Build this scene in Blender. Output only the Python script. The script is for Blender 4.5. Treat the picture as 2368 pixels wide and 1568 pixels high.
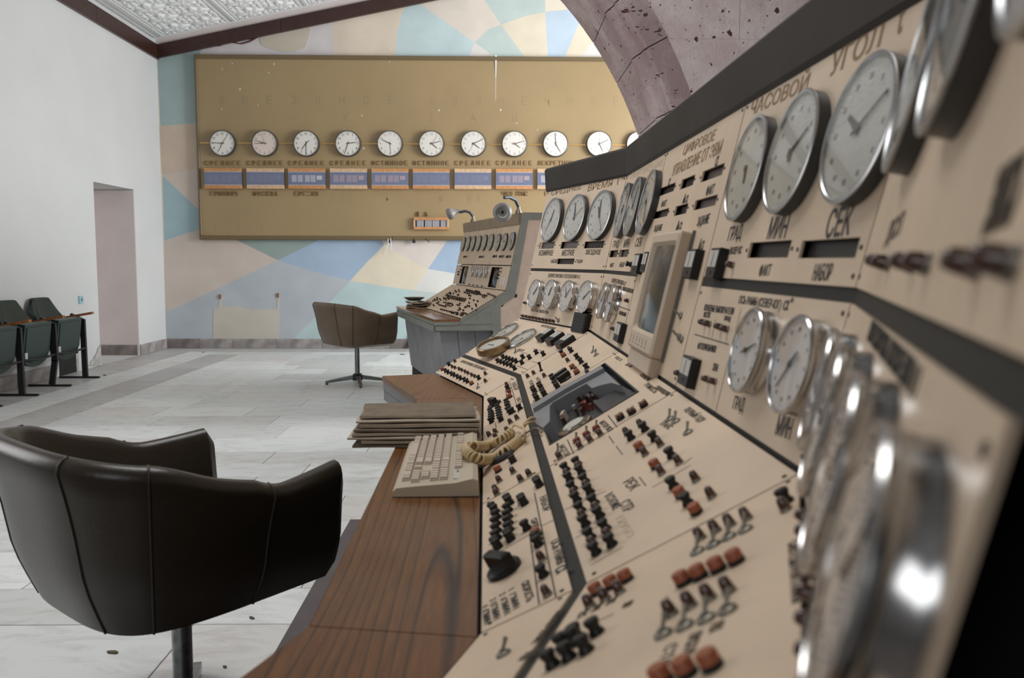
import bpy, math, random
from mathutils import Vector, Matrix
from mathutils.geometry import tessellate_polygon

random.seed(7)
for o in list(bpy.data.objects):
    bpy.data.objects.remove(o)
SC = bpy.context.scene
COL = SC.collection

# ------------------------------------------------------------------ camera
FPX = 1964.4
YAW, PITCH, ROLL = 0.0168, 0.0916, 0.0029
CAM = Vector((0, 0, 1.2))
_fw = Vector((math.sin(YAW) * math.cos(PITCH), math.cos(YAW) * math.cos(PITCH), -math.sin(PITCH)))
_r0 = Vector((math.cos(YAW), -math.sin(YAW), 0))
_d0 = _fw.cross(_r0)
RIGHT = _r0 * math.cos(ROLL) - _d0 * math.sin(ROLL)
DOWN = _r0 * math.sin(ROLL) + _d0 * math.cos(ROLL)
cam_d = bpy.data.cameras.new('camera')
cam_d.sensor_width = 36
cam_d.lens = FPX / 2368 * 36
cam_d.clip_start = 0.02
cam_d.dof.use_dof = True
cam_d.dof.focus_distance = 3.8
cam_d.dof.aperture_fstop = 5.6
cam = bpy.data.objects.new('camera', cam_d)
COL.objects.link(cam)
cm = Matrix.Identity(4)
for i in range(3):
    cm[i][0] = RIGHT[i]; cm[i][1] = -DOWN[i]; cm[i][2] = -_fw[i]; cm[i][3] = CAM[i]
cam.matrix_world = cm
SC.camera = cam

# ------------------------------------------------------------------ world, daylight, exposure
SC.view_settings.view_transform = 'Standard'
SC.view_settings.look = 'None'
SC.view_settings.gamma = 1
SC.view_settings.use_curve_mapping = False
SC.view_settings.exposure = 0.0
wd = bpy.data.worlds.new('world'); SC.world = wd
wd.use_nodes = True
wd.node_tree.nodes['Background'].inputs[0].default_value = (0.75, 0.82, 0.95, 1)
wd.node_tree.nodes['Background'].inputs[1].default_value = 1.0


def window_light(name, loc, direction, w, h, power, color=(1, 0.98, 0.95)):
    l = bpy.data.lights.new(name, 'AREA')
    l.shape = 'RECTANGLE'; l.size = w; l.size_y = h; l.energy = power; l.color = color
    o = bpy.data.objects.new(name, l); COL.objects.link(o)
    o.location = loc
    o.rotation_euler = Vector(direction).to_track_quat('-Z', 'Y').to_euler()
    return o


XL_ = -4.527
# tall windows of the far hall (right wall, hidden behind the arch), and of the left wall beside the console
window_light('daylight_far_hall', (4.72, 8.3, 2.3), (-1, 0.5, -0.3), 2.7, 2.6, 640, (0.97, 0.99, 1.0))
window_light('daylight_near_hall', (XL_ - 0.45, 3.6, 2.2), (1, 0, -0.1), 2.3, 2.3, 62)
window_light('daylight_behind', (-1.8, -3.36, 2.75), (0.15, 1, -0.02), 3.0, 1.9, 45)
window_light('daylight_skylight', (-0.7, 2.9, 4.66), (0, 0, -1), 2.2, 1.6, 112, (1, 0.985, 0.96))

# ------------------------------------------------------------------ pixel rays (2368 x 1568 frame)
def ray(u, v):
    return RIGHT * ((u - 1184) / FPX) + DOWN * ((v - 784) / FPX) + _fw

def at_z(u, v, z):
    d = ray(u, v); return CAM + d * ((z - CAM.z) / d.z)

def at_y(u, v, y):
    d = ray(u, v); return CAM + d * (y / d.y)

def at_x(u, v, x):
    d = ray(u, v); return CAM + d * (x / d.x)

# ------------------------------------------------------------------ materials
MATS = {}

def mat(name, col, rough=0.5, metal=0.0, var=None, bump=None, coat=0.0, spec=0.5, col2=None, trans=0.0, emit=None):
    """var=(scale, amount, detail); col2 = colour the noise mixes towards"""
    m = bpy.data.materials.new(name); m.use_nodes = True
    nt = m.node_tree; b = nt.nodes['Principled BSDF']
    b.inputs['Base Color'].default_value = (*col, 1)
    b.inputs['Roughness'].default_value = rough
    b.inputs['Metallic'].default_value = metal
    b.inputs['Specular IOR Level'].default_value = spec
    b.inputs['Coat Weight'].default_value = coat
    b.inputs['Coat Roughness'].default_value = 0.06
    b.inputs['Transmission Weight'].default_value = trans
    if emit:
        b.inputs['Emission Color'].default_value = (*emit[0], 1)
        b.inputs['Emission Strength'].default_value = emit[1]
    tc = None
    if var or bump:
        tc = nt.nodes.new('ShaderNodeTexCoord')
    if var:
        n = nt.nodes.new('ShaderNodeTexNoise')
        n.inputs['Scale'].default_value = var[0]
        n.inputs['Detail'].default_value = var[2] if len(var) > 2 else 4
        nt.links.new(tc.outputs['Object'], n.inputs['Vector'])
        r = nt.nodes.new('ShaderNodeValToRGB')
        r.color_ramp.elements[0].position = 0.35; r.color_ramp.elements[1].position = 0.7
        r.color_ramp.elements[0].color = (*col, 1)
        c2 = col2 or tuple(c * (1 - var[1]) for c in col)
        c2 = tuple(a + (b_ - a) * min(1, var[1] if col2 else 1) for a, b_ in zip(col, c2))
        r.color_ramp.elements[1].color = (*c2, 1)
        nt.links.new(n.outputs['Fac'], r.inputs['Fac'])
        nt.links.new(r.outputs['Color'], b.inputs['Base Color'])
    if bump:
        n2 = nt.nodes.new('ShaderNodeTexNoise')
        n2.inputs['Scale'].default_value = bump[0]; n2.inputs['Detail'].default_value = 5
        nt.links.new(tc.outputs['Object'], n2.inputs['Vector'])
        bp = nt.nodes.new('ShaderNodeBump')
        bp.inputs['Strength'].default_value = bump[1]; bp.inputs['Distance'].default_value = bump[2] if len(bump) > 2 else 0.01
        nt.links.new(n2.outputs['Fac'], bp.inputs['Height'])
        nt.links.new(bp.outputs['Normal'], b.inputs['Normal'])
    MATS[name] = m
    return m

mat('cream_panel', (0.64, 0.50, 0.365), 0.42, var=(5, 0.16, 6), col2=None, bump=(60, 0.03))
mat('cream_end', (0.64, 0.50, 0.40), 0.55, var=(14, 0.12, 6))
mat('grey_metal', (0.17, 0.175, 0.155), 0.5, var=(8, 0.25), bump=(40, 0.05))
mat('bar_metal', (0.024, 0.023, 0.02), 0.6, spec=0.25)
mat('cap_metal', (0.042, 0.036, 0.031), 0.55, spec=0.2, var=(6, 0.25), bump=(40, 0.05))
mat('cap_bronze', (0.30, 0.22, 0.14), 0.5, var=(10, 0.2))
mat('dark_gap', (0.012, 0.012, 0.012), 0.8)
mat('black_plastic', (0.010, 0.010, 0.010), 0.38, spec=0.3)
mat('soft_black', (0.02, 0.02, 0.02), 0.55)
mat('brown_lamp', (0.055, 0.022, 0.012), 0.22, coat=0.4)
mat('red_lamp', (0.16, 0.03, 0.018), 0.3)
mat('orange_cap', (0.27, 0.075, 0.03), 0.42)
mat('chrome', (0.50, 0.50, 0.50), 0.2, 1.0)
mat('dull_chrome', (0.42, 0.43, 0.44), 0.28, 1.0)
mat('old_silver', (0.22, 0.205, 0.17), 0.42, 0.85)
mat('brass_rim', (0.30, 0.22, 0.13), 0.3, 0.9)
mat('gauge_body', (0.035, 0.036, 0.037), 0.4)
mat('dial_white', (0.47, 0.455, 0.41), 0.6, var=(9, 0.14))
mat('dial_grey', (0.50, 0.45, 0.41), 0.6)
mat('clock_dial', (0.70, 0.68, 0.63), 0.6)
mat('clock_dial_pink', (0.66, 0.57, 0.52), 0.6)
mat('ink', (0.02, 0.02, 0.02), 0.6)
mat('ink_soft', (0.06, 0.045, 0.03), 0.7)
mat('ghost_panel', (0.50, 0.40, 0.29), 0.6)
mat('ink_dial', (0.24, 0.22, 0.19), 0.7)
mat('ink_faded', (0.30, 0.25, 0.18), 0.7)
mat('letter_brown', (0.22, 0.135, 0.06), 0.5)
mat('letter_gold', (0.20, 0.12, 0.045), 0.4, 0.3)
mat('ghost_letter', (0.235, 0.19, 0.11), 0.6)
mat('ghost_letter_light', (0.265, 0.195, 0.105), 0.6)
mat('board_olive', (0.31, 0.225, 0.115), 0.42, var=(1.2, 0.10), bump=(70, 0.03))
mat('board_frame', (0.135, 0.095, 0.045), 0.5)
mat('brass', (0.55, 0.36, 0.14), 0.3, 0.8)
mat('pine', (0.52, 0.25, 0.10), 0.5, var=(20, 0.3))
mat('pine_pale', (0.60, 0.40, 0.24), 0.5, var=(20, 0.3))
mat('blue_screen', (0.135, 0.155, 0.235), 0.35)
mat('screen_bar', (0.42, 0.42, 0.46), 0.5)
mat('screen_bar_pink', (0.33, 0.26, 0.29), 0.5)
mat('screen_bar_dim', (0.17, 0.185, 0.26), 0.5)
mat('white_edge', (0.6, 0.6, 0.62), 0.5)
mat('window_grey', (0.15, 0.12, 0.11), 0.35)
mat('window_dark', (0.015, 0.014, 0.013), 0.4)
mat('crt_glass', (0.03, 0.032, 0.033), 0.12, spec=0.35)
mat('monitor_beige', (0.50, 0.40, 0.30), 0.5, bump=(90, 0.03))
mat('leather', (0.030, 0.021, 0.012), 0.36, var=(7, 0.25), bump=(120, 0.06))
mat('leather_tan', (0.15, 0.105, 0.065), 0.42, var=(7, 0.2), bump=(120, 0.06))
mat('leather_seam', (0.03, 0.022, 0.015), 0.5)
mat('steel', (0.30, 0.31, 0.32), 0.3, 1.0, var=(30, 0.4))
mat('seat_green', (0.017, 0.030, 0.026), 0.38, bump=(90, 0.05))
mat('seat_green_pan', (0.026, 0.045, 0.038), 0.45)
mat('black_iron', (0.012, 0.012, 0.013), 0.45)
mat('arm_wood', (0.33, 0.12, 0.035), 0.4, var=(30, 0.3))
mat('plaster_white', (0.58, 0.59, 0.59), 0.9, var=(1.5, 0.05), bump=(25, 0.08))
mat('plaster_rough', (0.50, 0.48, 0.46), 0.95, var=(12, 0.4), bump=(30, 0.8))
mat('plaster_near', (0.34, 0.335, 0.33), 0.9, bump=(25, 0.08))
mat('recess_mauve', (0.64, 0.575, 0.56), 0.9, var=(3, 0.08))
mat('mahogany', (0.045, 0.016, 0.012), 0.35, var=(12, 0.3))
mat('ceiling_tin', (0.74, 0.76, 0.76), 0.6)
mat('grout', (0.20, 0.18, 0.17), 0.9)
mat('skirt_stone', (0.40, 0.37, 0.36), 0.6, var=(6, 0.5, 8), bump=(30, 0.2))
mat('skirt_dark', (0.27, 0.235, 0.22), 0.6, var=(6, 0.5, 8), bump=(30, 0.2))
mat('podium', (0.10, 0.085, 0.085), 0.6, var=(8, 0.2))
mat('greywood', (0.17, 0.17, 0.175), 0.5, var=(4, 0.3))
mat('greywood_far', (0.27, 0.275, 0.29), 0.5, var=(4, 0.35))
mat('frame_grey', (0.25, 0.255, 0.225), 0.5, var=(8, 0.15))
mat('socket_blue', (0.33, 0.52, 0.58), 0.4)
mat('socket_dark', (0.10, 0.2, 0.25), 0.5)
mat('paper_kraft', (0.29, 0.21, 0.14), 0.9, var=(20, 0.25))
mat('paper_dark', (0.19, 0.145, 0.10), 0.9, var=(20, 0.3))
mat('paper_page', (0.42, 0.35, 0.27), 0.9, var=(20, 0.2))
mat('keyboard_case', (0.46, 0.39, 0.29), 0.5)
mat('keycap', (0.50, 0.42, 0.34), 0.5)
mat('keycap_dark', (0.42, 0.35, 0.28), 0.5)
mat('cord_beige', (0.52, 0.38, 0.20), 0.45)
mat('wire_grey', (0.17, 0.13, 0.10), 0.5)
mat('wire_dark', (0.02, 0.025, 0.03), 0.5)
mat('phone_grey', (0.20, 0.207, 0.22), 0.4, bump=(40, 0.05))
mat('phone_dark', (0.03, 0.031, 0.034), 0.45)
mat('phone_ivory', (0.48, 0.46, 0.40), 0.4)
mat('lamp_grey', (0.27, 0.26, 0.25), 0.4, var=(20, 0.3))
mat('hose_blue', (0.045, 0.06, 0.075), 0.45)
mat('debris', (0.10, 0.075, 0.05), 0.9)
mat('mural_base', (0.66, 0.60, 0.50), 0.9)
MURAL = {'teal': (0.33, 0.43, 0.43), 'tan': (0.56, 0.45, 0.35), 'pink': (0.58, 0.49, 0.43), 'bluegreen': (0.32, 0.45, 0.49),
         'beigepink': (0.57, 0.49, 0.43), 'greyblue': (0.43, 0.47, 0.51), 'green': (0.28, 0.36, 0.34), 'blue': (0.33, 0.44, 0.58),
         'cream': (0.68, 0.61, 0.47), 'palepink': (0.63, 0.57, 0.52), 'pale': (0.63, 0.63, 0.60), 'lightteal': (0.44, 0.57, 0.58),
         'lilac': (0.60, 0.56, 0.57), 'peach': (0.66, 0.57, 0.46), 'skyblue': (0.48, 0.60, 0.62), 'creampink': (0.66, 0.60, 0.52),
         'teal2': (0.47, 0.56, 0.54), 'white': (0.66, 0.64, 0.61), 'blue2': (0.46, 0.57, 0.68), 'patch': (0.54, 0.50, 0.43), 'plaster': (0.52, 0.47, 0.38)}
for k_, c_ in MURAL.items():
    g_ = sum(c_) / 3; c_ = tuple(x * 0.92 + g_ * 0.08 for x in c_)
    mat('paint_' + k_, c_, 0.9, var=(2.5, 0.12, 8), bump=(20, 0.05))


def wood_mat(name, c1, c2, scale, axis='Y', coat=0.5, lines=38):
    m = bpy.data.materials.new(name); m.use_nodes = True
    nt = m.node_tree; b = nt.nodes['Principled BSDF']
    tc = nt.nodes.new('ShaderNodeTexCoord'); mp = nt.nodes.new('ShaderNodeMapping')
    s = [scale] * 3
    s['XYZ'.index(axis)] = scale * 0.075
    mp.inputs['Scale'].default_value = s
    nt.links.new(tc.outputs['Object'], mp.inputs['Vector'])
    n0 = nt.nodes.new('ShaderNodeTexNoise'); n0.inputs['Scale'].default_value = 0.55; n0.inputs['Detail'].default_value = 1.0
    nt.links.new(mp.outputs['Vector'], n0.inputs['Vector'])
    mul0 = nt.nodes.new('ShaderNodeMath'); mul0.operation = 'MULTIPLY'; mul0.inputs[1].default_value = 13
    nt.links.new(n0.outputs['Fac'], mul0.inputs[0])
    sx = nt.nodes.new('ShaderNodeSeparateXYZ'); nt.links.new(tc.outputs['Object'], sx.inputs[0])
    mul = nt.nodes.new('ShaderNodeMath'); mul.operation = 'MULTIPLY_ADD'; mul.inputs[1].default_value = lines
    nt.links.new(sx.outputs['X'], mul.inputs[0]); nt.links.new(mul0.outputs[0], mul.inputs[2])
    fr = nt.nodes.new('ShaderNodeMath'); fr.operation = 'FRACT'
    nt.links.new(mul.outputs[0], fr.inputs[0])
    rp = nt.nodes.new('ShaderNodeValToRGB')
    rp.color_ramp.elements[0].position = 0.0; rp.color_ramp.elements[0].color = (*c2, 1)
    rp.color_ramp.elements[1].position = 0.15; rp.color_ramp.elements[1].color = (*c1, 1)
    e = rp.color_ramp.elements.new(0.94); e.color = (*[x * 0.85 for x in c1], 1)
    e = rp.color_ramp.elements.new(1.0); e.color = (*c2, 1)
    nt.links.new(fr.outputs[0], rp.inputs['Fac'])
    n1 = nt.nodes.new('ShaderNodeTexNoise'); n1.inputs['Scale'].default_value = 14; n1.inputs['Detail'].default_value = 6
    nt.links.new(mp.outputs['Vector'], n1.inputs['Vector'])
    mx = nt.nodes.new('ShaderNodeMix'); mx.data_type = 'RGBA'; mx.blend_type = 'MULTIPLY'
    mx.inputs[0].default_value = 0.75
    nt.links.new(rp.outputs['Color'], mx.inputs[6]); 
    rr = nt.nodes.new('ShaderNodeValToRGB')
    rr.color_ramp.elements[0].position = 0.3; rr.color_ramp.elements[0].color = (0.55, 0.5, 0.48, 1)
    rr.color_ramp.elements[1].position = 0.7; rr.color_ramp.elements[1].color = (1, 1, 1, 1)
    nt.links.new(n1.outputs['Fac'], rr.inputs['Fac'])
    nt.links.new(rr.outputs['Color'], mx.inputs[7])
    nt.links.new(mx.outputs[2], b.inputs['Base Color'])
    b.inputs['Roughness'].default_value = 0.3; b.inputs['Specular IOR Level'].default_value = 0.16
    b.inputs['Coat Weight'].default_value = coat; b.inputs['Coat Roughness'].default_value = 0.08
    MATS[name] = m

wood_mat('desk_wood', (0.175, 0.070, 0.018), (0.025, 0.013, 0.008), 13.0, 'Y', 0.12)
wood_mat('desk_wood_far', (0.30, 0.145, 0.065), (0.10, 0.055, 0.035), 9.0, 'Y')


def glass_mat():
    m = bpy.data.materials.new('gauge_glass'); m.use_nodes = True
    nt = m.node_tree; nt.nodes.remove(nt.nodes['Principled BSDF'])
    out = nt.nodes['Material Output']
    t = nt.nodes.new('ShaderNodeBsdfTransparent'); g = nt.nodes.new('ShaderNodeBsdfGlossy')
    g.inputs['Roughness'].default_value = 0.03
    lw = nt.nodes.new('ShaderNodeLayerWeight'); pw = nt.nodes.new('ShaderNodeMath'); pw.operation = 'POWER'; pw.inputs[1].default_value = 5
    nt.links.new(lw.outputs['Facing'], pw.inputs[0])
    fr = nt.nodes.new('ShaderNodeMath'); fr.operation = 'MULTIPLY_ADD'; fr.inputs[1].default_value = 0.93; fr.inputs[2].default_value = 0.06
    nt.links.new(pw.outputs[0], fr.inputs[0])
    mx = nt.nodes.new('ShaderNodeMixShader')
    nt.links.new(fr.outputs[0], mx.inputs[0]); nt.links.new(t.outputs[0], mx.inputs[1]); nt.links.new(g.outputs[0], mx.inputs[2])
    nt.links.new(mx.outputs[0], out.inputs['Surface'])
    MATS['gauge_glass'] = m
glass_mat()


def tile_mat(name, cols):
    m = bpy.data.materials.new(name); m.use_nodes = True
    nt = m.node_tree; b = nt.nodes['Principled BSDF']
    oi = nt.nodes.new('ShaderNodeObjectInfo'); rp = nt.nodes.new('ShaderNodeValToRGB')
    rp.color_ramp.interpolation = 'CONSTANT'
    while len(rp.color_ramp.elements) < len(cols):
        rp.color_ramp.elements.new(0.5)
    for i, c in enumerate(cols):
        rp.color_ramp.elements[i].position = i / len(cols); rp.color_ramp.elements[i].color = (*c, 1)
    nt.links.new(oi.outputs['Random'], rp.inputs['Fac'])
    tc = nt.nodes.new('ShaderNodeTexCoord')
    mp = nt.nodes.new('ShaderNodeMapping'); mp.inputs['Scale'].default_value = (1.0, 2.2, 1)
    nt.links.new(tc.outputs['Object'], mp.inputs['Vector'])
    off = nt.nodes.new('ShaderNodeVectorMath'); off.operation = 'ADD'
    nt.links.new(mp.outputs[0], off.inputs[0]); nt.links.new(oi.outputs['Location'], off.inputs[1])
    n = nt.nodes.new('ShaderNodeTexNoise'); n.inputs['Scale'].default_value = 5; n.inputs['Detail'].default_value = 9
    n.inputs['Distortion'].default_value = 1.2; n.inputs['Roughness'].default_value = 0.62
    nt.links.new(off.outputs[0], n.inputs['Vector'])
    r2 = nt.nodes.new('ShaderNodeValToRGB')
    r2.color_ramp.elements[0].position = 0.30; r2.color_ramp.elements[0].color = (0.72, 0.70, 0.69, 1)
    r2.color_ramp.elements[1].position = 0.52; r2.color_ramp.elements[1].color = (1, 1, 1, 1)
    nt.links.new(n.outputs['Fac'], r2.inputs['Fac'])
    mx = nt.nodes.new('ShaderNodeMix'); mx.data_type = 'RGBA'; mx.blend_type = 'MULTIPLY'; mx.inputs[0].default_value = 0.8
    nt.links.new(rp.outputs['Color'], mx.inputs[6]); nt.links.new(r2.outputs['Color'], mx.inputs[7])
    nt.links.new(mx.outputs[2], b.inputs['Base Color'])
    b.inputs['Roughness'].default_value = 0.42
    MATS[name] = m

tile_mat('marble_light', [(0.72, 0.75, 0.745), (0.67, 0.69, 0.685), (0.76, 0.785, 0.78), (0.67, 0.66, 0.64), (0.64, 0.665, 0.655), (0.73, 0.75, 0.745), (0.60, 0.61, 0.60)])
tile_mat('marble_grey', [(0.50, 0.49, 0.48), (0.46, 0.455, 0.45), (0.53, 0.52, 0.51)])


def tuff_mat(name, base, pale, pit):
    m = bpy.data.materials.new(name); m.use_nodes = True
    nt = m.node_tree; b = nt.nodes['Principled BSDF']
    tc = nt.nodes.new('ShaderNodeTexCoord')
    n = nt.nodes.new('ShaderNodeTexNoise'); n.inputs['Scale'].default_value = 2.2; n.inputs['Detail'].default_value = 8; n.inputs['Roughness'].default_value = 0.7
    nt.links.new(tc.outputs['Object'], n.inputs['Vector'])
    r = nt.nodes.new('ShaderNodeValToRGB')
    r.color_ramp.elements[0].position = 0.42; r.color_ramp.elements[0].color = (*base, 1)
    r.color_ramp.elements[1].position = 0.62; r.color_ramp.elements[1].color = (*pale, 1)
    nt.links.new(n.outputs['Fac'], r.inputs['Fac'])
    mp = nt.nodes.new('ShaderNodeMapping'); mp.inputs['Scale'].default_value = (1, 1, 2.3); mp.inputs['Rotation'].default_value = (0, 0.2, 0)
    nt.links.new(tc.outputs['Object'], mp.inputs['Vector'])
    mask = []
    for sc, p0, p1 in ((11, 0.665, 0.69), (30, 0.68, 0.71)):
        v = nt.nodes.new('ShaderNodeTexNoise'); v.inputs['Scale'].default_value = sc; v.inputs['Detail'].default_value = 2.5
        nt.links.new(mp.outputs[0], v.inputs['Vector'])
        rr = nt.nodes.new('ShaderNodeMapRange'); rr.inputs[1].default_value = p0; rr.inputs[2].default_value = p1
        nt.links.new(v.outputs['Fac'], rr.inputs[0]); mask.append(rr)
    mxm = nt.nodes.new('ShaderNodeMath'); mxm.operation = 'MAXIMUM'
    nt.links.new(mask[0].outputs[0], mxm.inputs[0]); nt.links.new(mask[1].outputs[0], mxm.inputs[1])
    mx = nt.nodes.new('ShaderNodeMix'); mx.data_type = 'RGBA'
    nt.links.new(mxm.outputs[0], mx.inputs[0]); nt.links.new(r.outputs[0], mx.inputs[6]); mx.inputs[7].default_value = (*pit, 1)
    nt.links.new(mx.outputs[2], b.inputs['Base Color'])
    b.inputs['Roughness'].default_value = 0.95
    bp = nt.nodes.new('ShaderNodeBump'); bp.inputs['Strength'].default_value = 0.6; bp.inputs['Distance'].default_value = 0.02; bp.invert = True
    ad = nt.nodes.new('ShaderNodeTexNoise'); ad.inputs['Scale'].default_value = 60; ad.inputs['Detail'].default_value = 4
    nt.links.new(tc.outputs['Object'], ad.inputs['Vector'])
    sm = nt.nodes.new('ShaderNodeMath'); sm.operation = 'MULTIPLY_ADD'; sm.inputs[1].default_value = 0.35
    nt.links.new(ad.outputs['Fac'], sm.inputs[0]); nt.links.new(mxm.outputs[0], sm.inputs[2])
    nt.links.new(sm.outputs[0], bp.inputs['Height']); nt.links.new(bp.outputs[0], b.inputs['Normal'])
    MATS[name] = m

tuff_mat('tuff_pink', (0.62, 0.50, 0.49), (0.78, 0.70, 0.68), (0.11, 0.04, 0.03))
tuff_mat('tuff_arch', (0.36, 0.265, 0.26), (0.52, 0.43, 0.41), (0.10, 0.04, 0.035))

# ------------------------------------------------------------------ mesh helpers
class MB:
    def __init__(s):
        s.v = []; s.f = []; s.m = []; s.mats = []; s.cur = 0
    def use(s, mname):
        if mname not in s.mats: s.mats.append(mname)
        s.cur = s.mats.index(mname); return s
    def add(s, vs, fs):
        b = len(s.v); s.v += [tuple(x) for x in vs]
        for f in fs: s.f.append([b + i for i in f]); s.m.append(s.cur)
    def box(s, a, b):
        x0, y0, z0 = a; x1, y1, z1 = b
        s.add([(x0, y0, z0), (x1, y0, z0), (x1, y1, z0), (x0, y1, z0), (x0, y0, z1), (x1, y0, z1), (x1, y1, z1), (x0, y1, z1)],
              [(3, 2, 1, 0), (4, 5, 6, 7), (0, 1, 5, 4), (1, 2, 6, 5), (2, 3, 7, 6), (3, 0, 4, 7)])
    def cbox(s, a, b, c=0.003):
        """box with chamfered top edges (z up)"""
        x0, y0, z0 = a; x1, y1, z1 = b
        s.add([(x0, y0, z0), (x1, y0, z0), (x1, y1, z0), (x0, y1, z0), (x0, y0, z1 - c), (x1, y0, z1 - c), (x1, y1, z1 - c), (x0, y1, z1 - c),
               (x0 + c, y0 + c, z1), (x1 - c, y0 + c, z1), (x1 - c, y1 - c, z1), (x0 + c, y1 - c, z1)],
              [(3, 2, 1, 0), (0, 1, 5, 4), (1, 2, 6, 5), (2, 3, 7, 6), (3, 0, 4, 7), (4, 5, 9, 8), (5, 6, 10, 9), (6, 7, 11, 10), (7, 4, 8, 11), (8, 9, 10, 11)])
    def lathe(s, prof, n=24, cap0=True, cap1=True):
        """prof [(r,z)] about +Z"""
        vs = []; fs = []
        for r, z in prof:
            for i in range(n):
                a = 2 * math.pi * i / n; vs.append((r * math.cos(a), r * math.sin(a), z))
        for k in range(len(prof) - 1):
            for i in range(n):
                j = (i + 1) % n; fs.append((k * n + i, k * n + j, (k + 1) * n + j, (k + 1) * n + i))
        if cap0: fs.append(tuple(range(n))[::-1])
        if cap1: fs.append(tuple((len(prof) - 1) * n + i for i in range(n)))
        s.add(vs, fs)
    def disc(s, r, z, n=32, dome=0.0):
        vs = [(0, 0, z + dome)]; fs = []
        rings = 4 if dome else 1
        for k in range(1, rings + 1):
            rr = r * k / rings
            for i in range(n):
                a = 2 * math.pi * i / n; vs.append((rr * math.cos(a), rr * math.sin(a), z + dome * (1 - (k / rings) ** 2)))
        for i in range(n): fs.append((0, 1 + i, 1 + (i + 1) % n))
        for k in range(rings - 1):
            for i in range(n):
                j = (i + 1) % n; fs.append((1 + k * n + i, 1 + (k + 1) * n + i, 1 + (k + 1) * n + j, 1 + k * n + j))
        s.add(vs, fs)
    def prism(s, poly, z0, z1, holes=()):
        """poly in xy extruded along z, with holes"""
        loops = [list(poly)] + [list(h) for h in holes]
        flat = [p for l in loops for p in l]
        tris = tessellate_polygon([[Vector((p[0], p[1], 0)) for p in l] for l in loops])
        n = len(flat)
        vs = [(p[0], p[1], z0) for p in flat] + [(p[0], p[1], z1) for p in flat]
        fs = []
        for t in tris:
            a, b, c = [flat[i] for i in t]
            cr = (b[0] - a[0]) * (c[1] - a[1]) - (b[1] - a[1]) * (c[0] - a[0])
            t = t if cr > 0 else t[::-1]
            fs.append(tuple(n + i for i in t)); fs.append(tuple(t)[::-1])
        base = 0
        for li, l in enumerate(loops):
            area = sum(l[i][0] * l[(i + 1) % len(l)][1] - l[(i + 1) % len(l)][0] * l[i][1] for i in range(len(l)))
            ccw = (area > 0) == (li == 0)
            for i in range(len(l)):
                a = base + i; b = base + (i + 1) % len(l)
                fs.append((a, b, n + b, n + a) if ccw else (b, a, n + a, n + b))
            base += len(l)
        s.add(vs, fs)
    def loft(s, rings, closed=True, cap=True):
        """rings: list of equally long point lists"""
        n = len(rings[0]); vs = [p for r in rings for p in r]; fs = []
        for k in range(len(rings) - 1):
            for i in range(n if closed else n - 1):
                j = (i + 1) % n; fs.append((k * n + i, k * n + j, (k + 1) * n + j, (k + 1) * n + i))
        if cap:
            fs.append(tuple(range(n))[::-1]); fs.append(tuple((len(rings) - 1) * n + i for i in range(n)))
        s.add(vs, fs)
    def tube(s, pts, r, n=8, cap=True):
        pts = [Vector(p) for p in pts]; rings = []
        up = None
        for i, p in enumerate(pts):
            t = (pts[min(i + 1, len(pts) - 1)] - pts[max(i - 1, 0)]).normalized()
            if up is None:
                up = Vector((0, 0, 1)) if abs(t.z) < 0.9 else Vector((1, 0, 0))
            x = t.cross(up).normalized(); up = x.cross(t).normalized()
            rr = r[i] if isinstance(r, (list, tuple)) else r
            rings.append([p + (x * math.cos(2 * math.pi * k / n) + up * math.sin(2 * math.pi * k / n)) * rr for k in range(n)])
        s.loft(rings, True, cap)
    def bar(s, a, b, w, h):
        """rectangular bar between two points, w sideways, h in its own up"""
        a = Vector(a); b = Vector(b); t = (b - a).normalized()
        up = Vector((0, 0, 1)) if abs(t.z) < 0.95 else Vector((1, 0, 0))
        x = t.cross(up).normalized() * w / 2; u = x.cross(t).normalized() * h / 2
        s.loft([[p + x + u, p - x + u, p - x - u, p + x - u] for p in (a, b)])
    def mesh(s, name, smooth=False, auto=None):
        me = bpy.data.meshes.new(name); me.from_pydata(s.v, [], s.f)
        for mn in s.mats: me.materials.append(MATS[mn])
        for p, mi in zip(me.polygons, s.m):
            p.material_index = mi; p.use_smooth = bool(smooth) or auto is not None
        me.update()
        if auto is not None:
            me.set_sharp_from_angle(angle=math.radians(auto))
        return me

WM = {}

def put(name, me, M=None, parent=None):
    o = bpy.data.objects.new(name, me); COL.objects.link(o)
    M = M.copy() if M is not None else Matrix.Identity(4)
    WM[o] = M
    if parent is not None:
        o.parent = parent; o.matrix_local = WM[parent].inverted() @ M
    else:
        o.matrix_world = M
    return o

def tag(o, label, cat, group=None):
    o['label'] = label; o['category'] = cat
    if group: o['group'] = group
    return o

def struct(o):
    o['kind'] = 'structure'; return o

def thing(name, label, cat, loc=(0, 0, 0), rotz=0, group=None):
    o = put(name, None, Matrix.Translation(loc) @ Matrix.Rotation(rotz, 4, 'Z'))
    o.empty_display_size = 0.1
    return tag(o, label, cat, group)

def frame(e, t, n, o):
    M = Matrix.Identity(4)
    for i in range(3):
        M[i][0] = e[i]; M[i][1] = t[i]; M[i][2] = n[i]; M[i][3] = o[i]
    return M

def T(x, y, z=0): return Matrix.Translation((x, y, z))
def RZ(a): return Matrix.Rotation(a, 4, 'Z')
def SCL(x, y=None, z=None):
    y = x if y is None else y; z = x if z is None else z
    return Matrix.Diagonal((x, y, z, 1))

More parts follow.
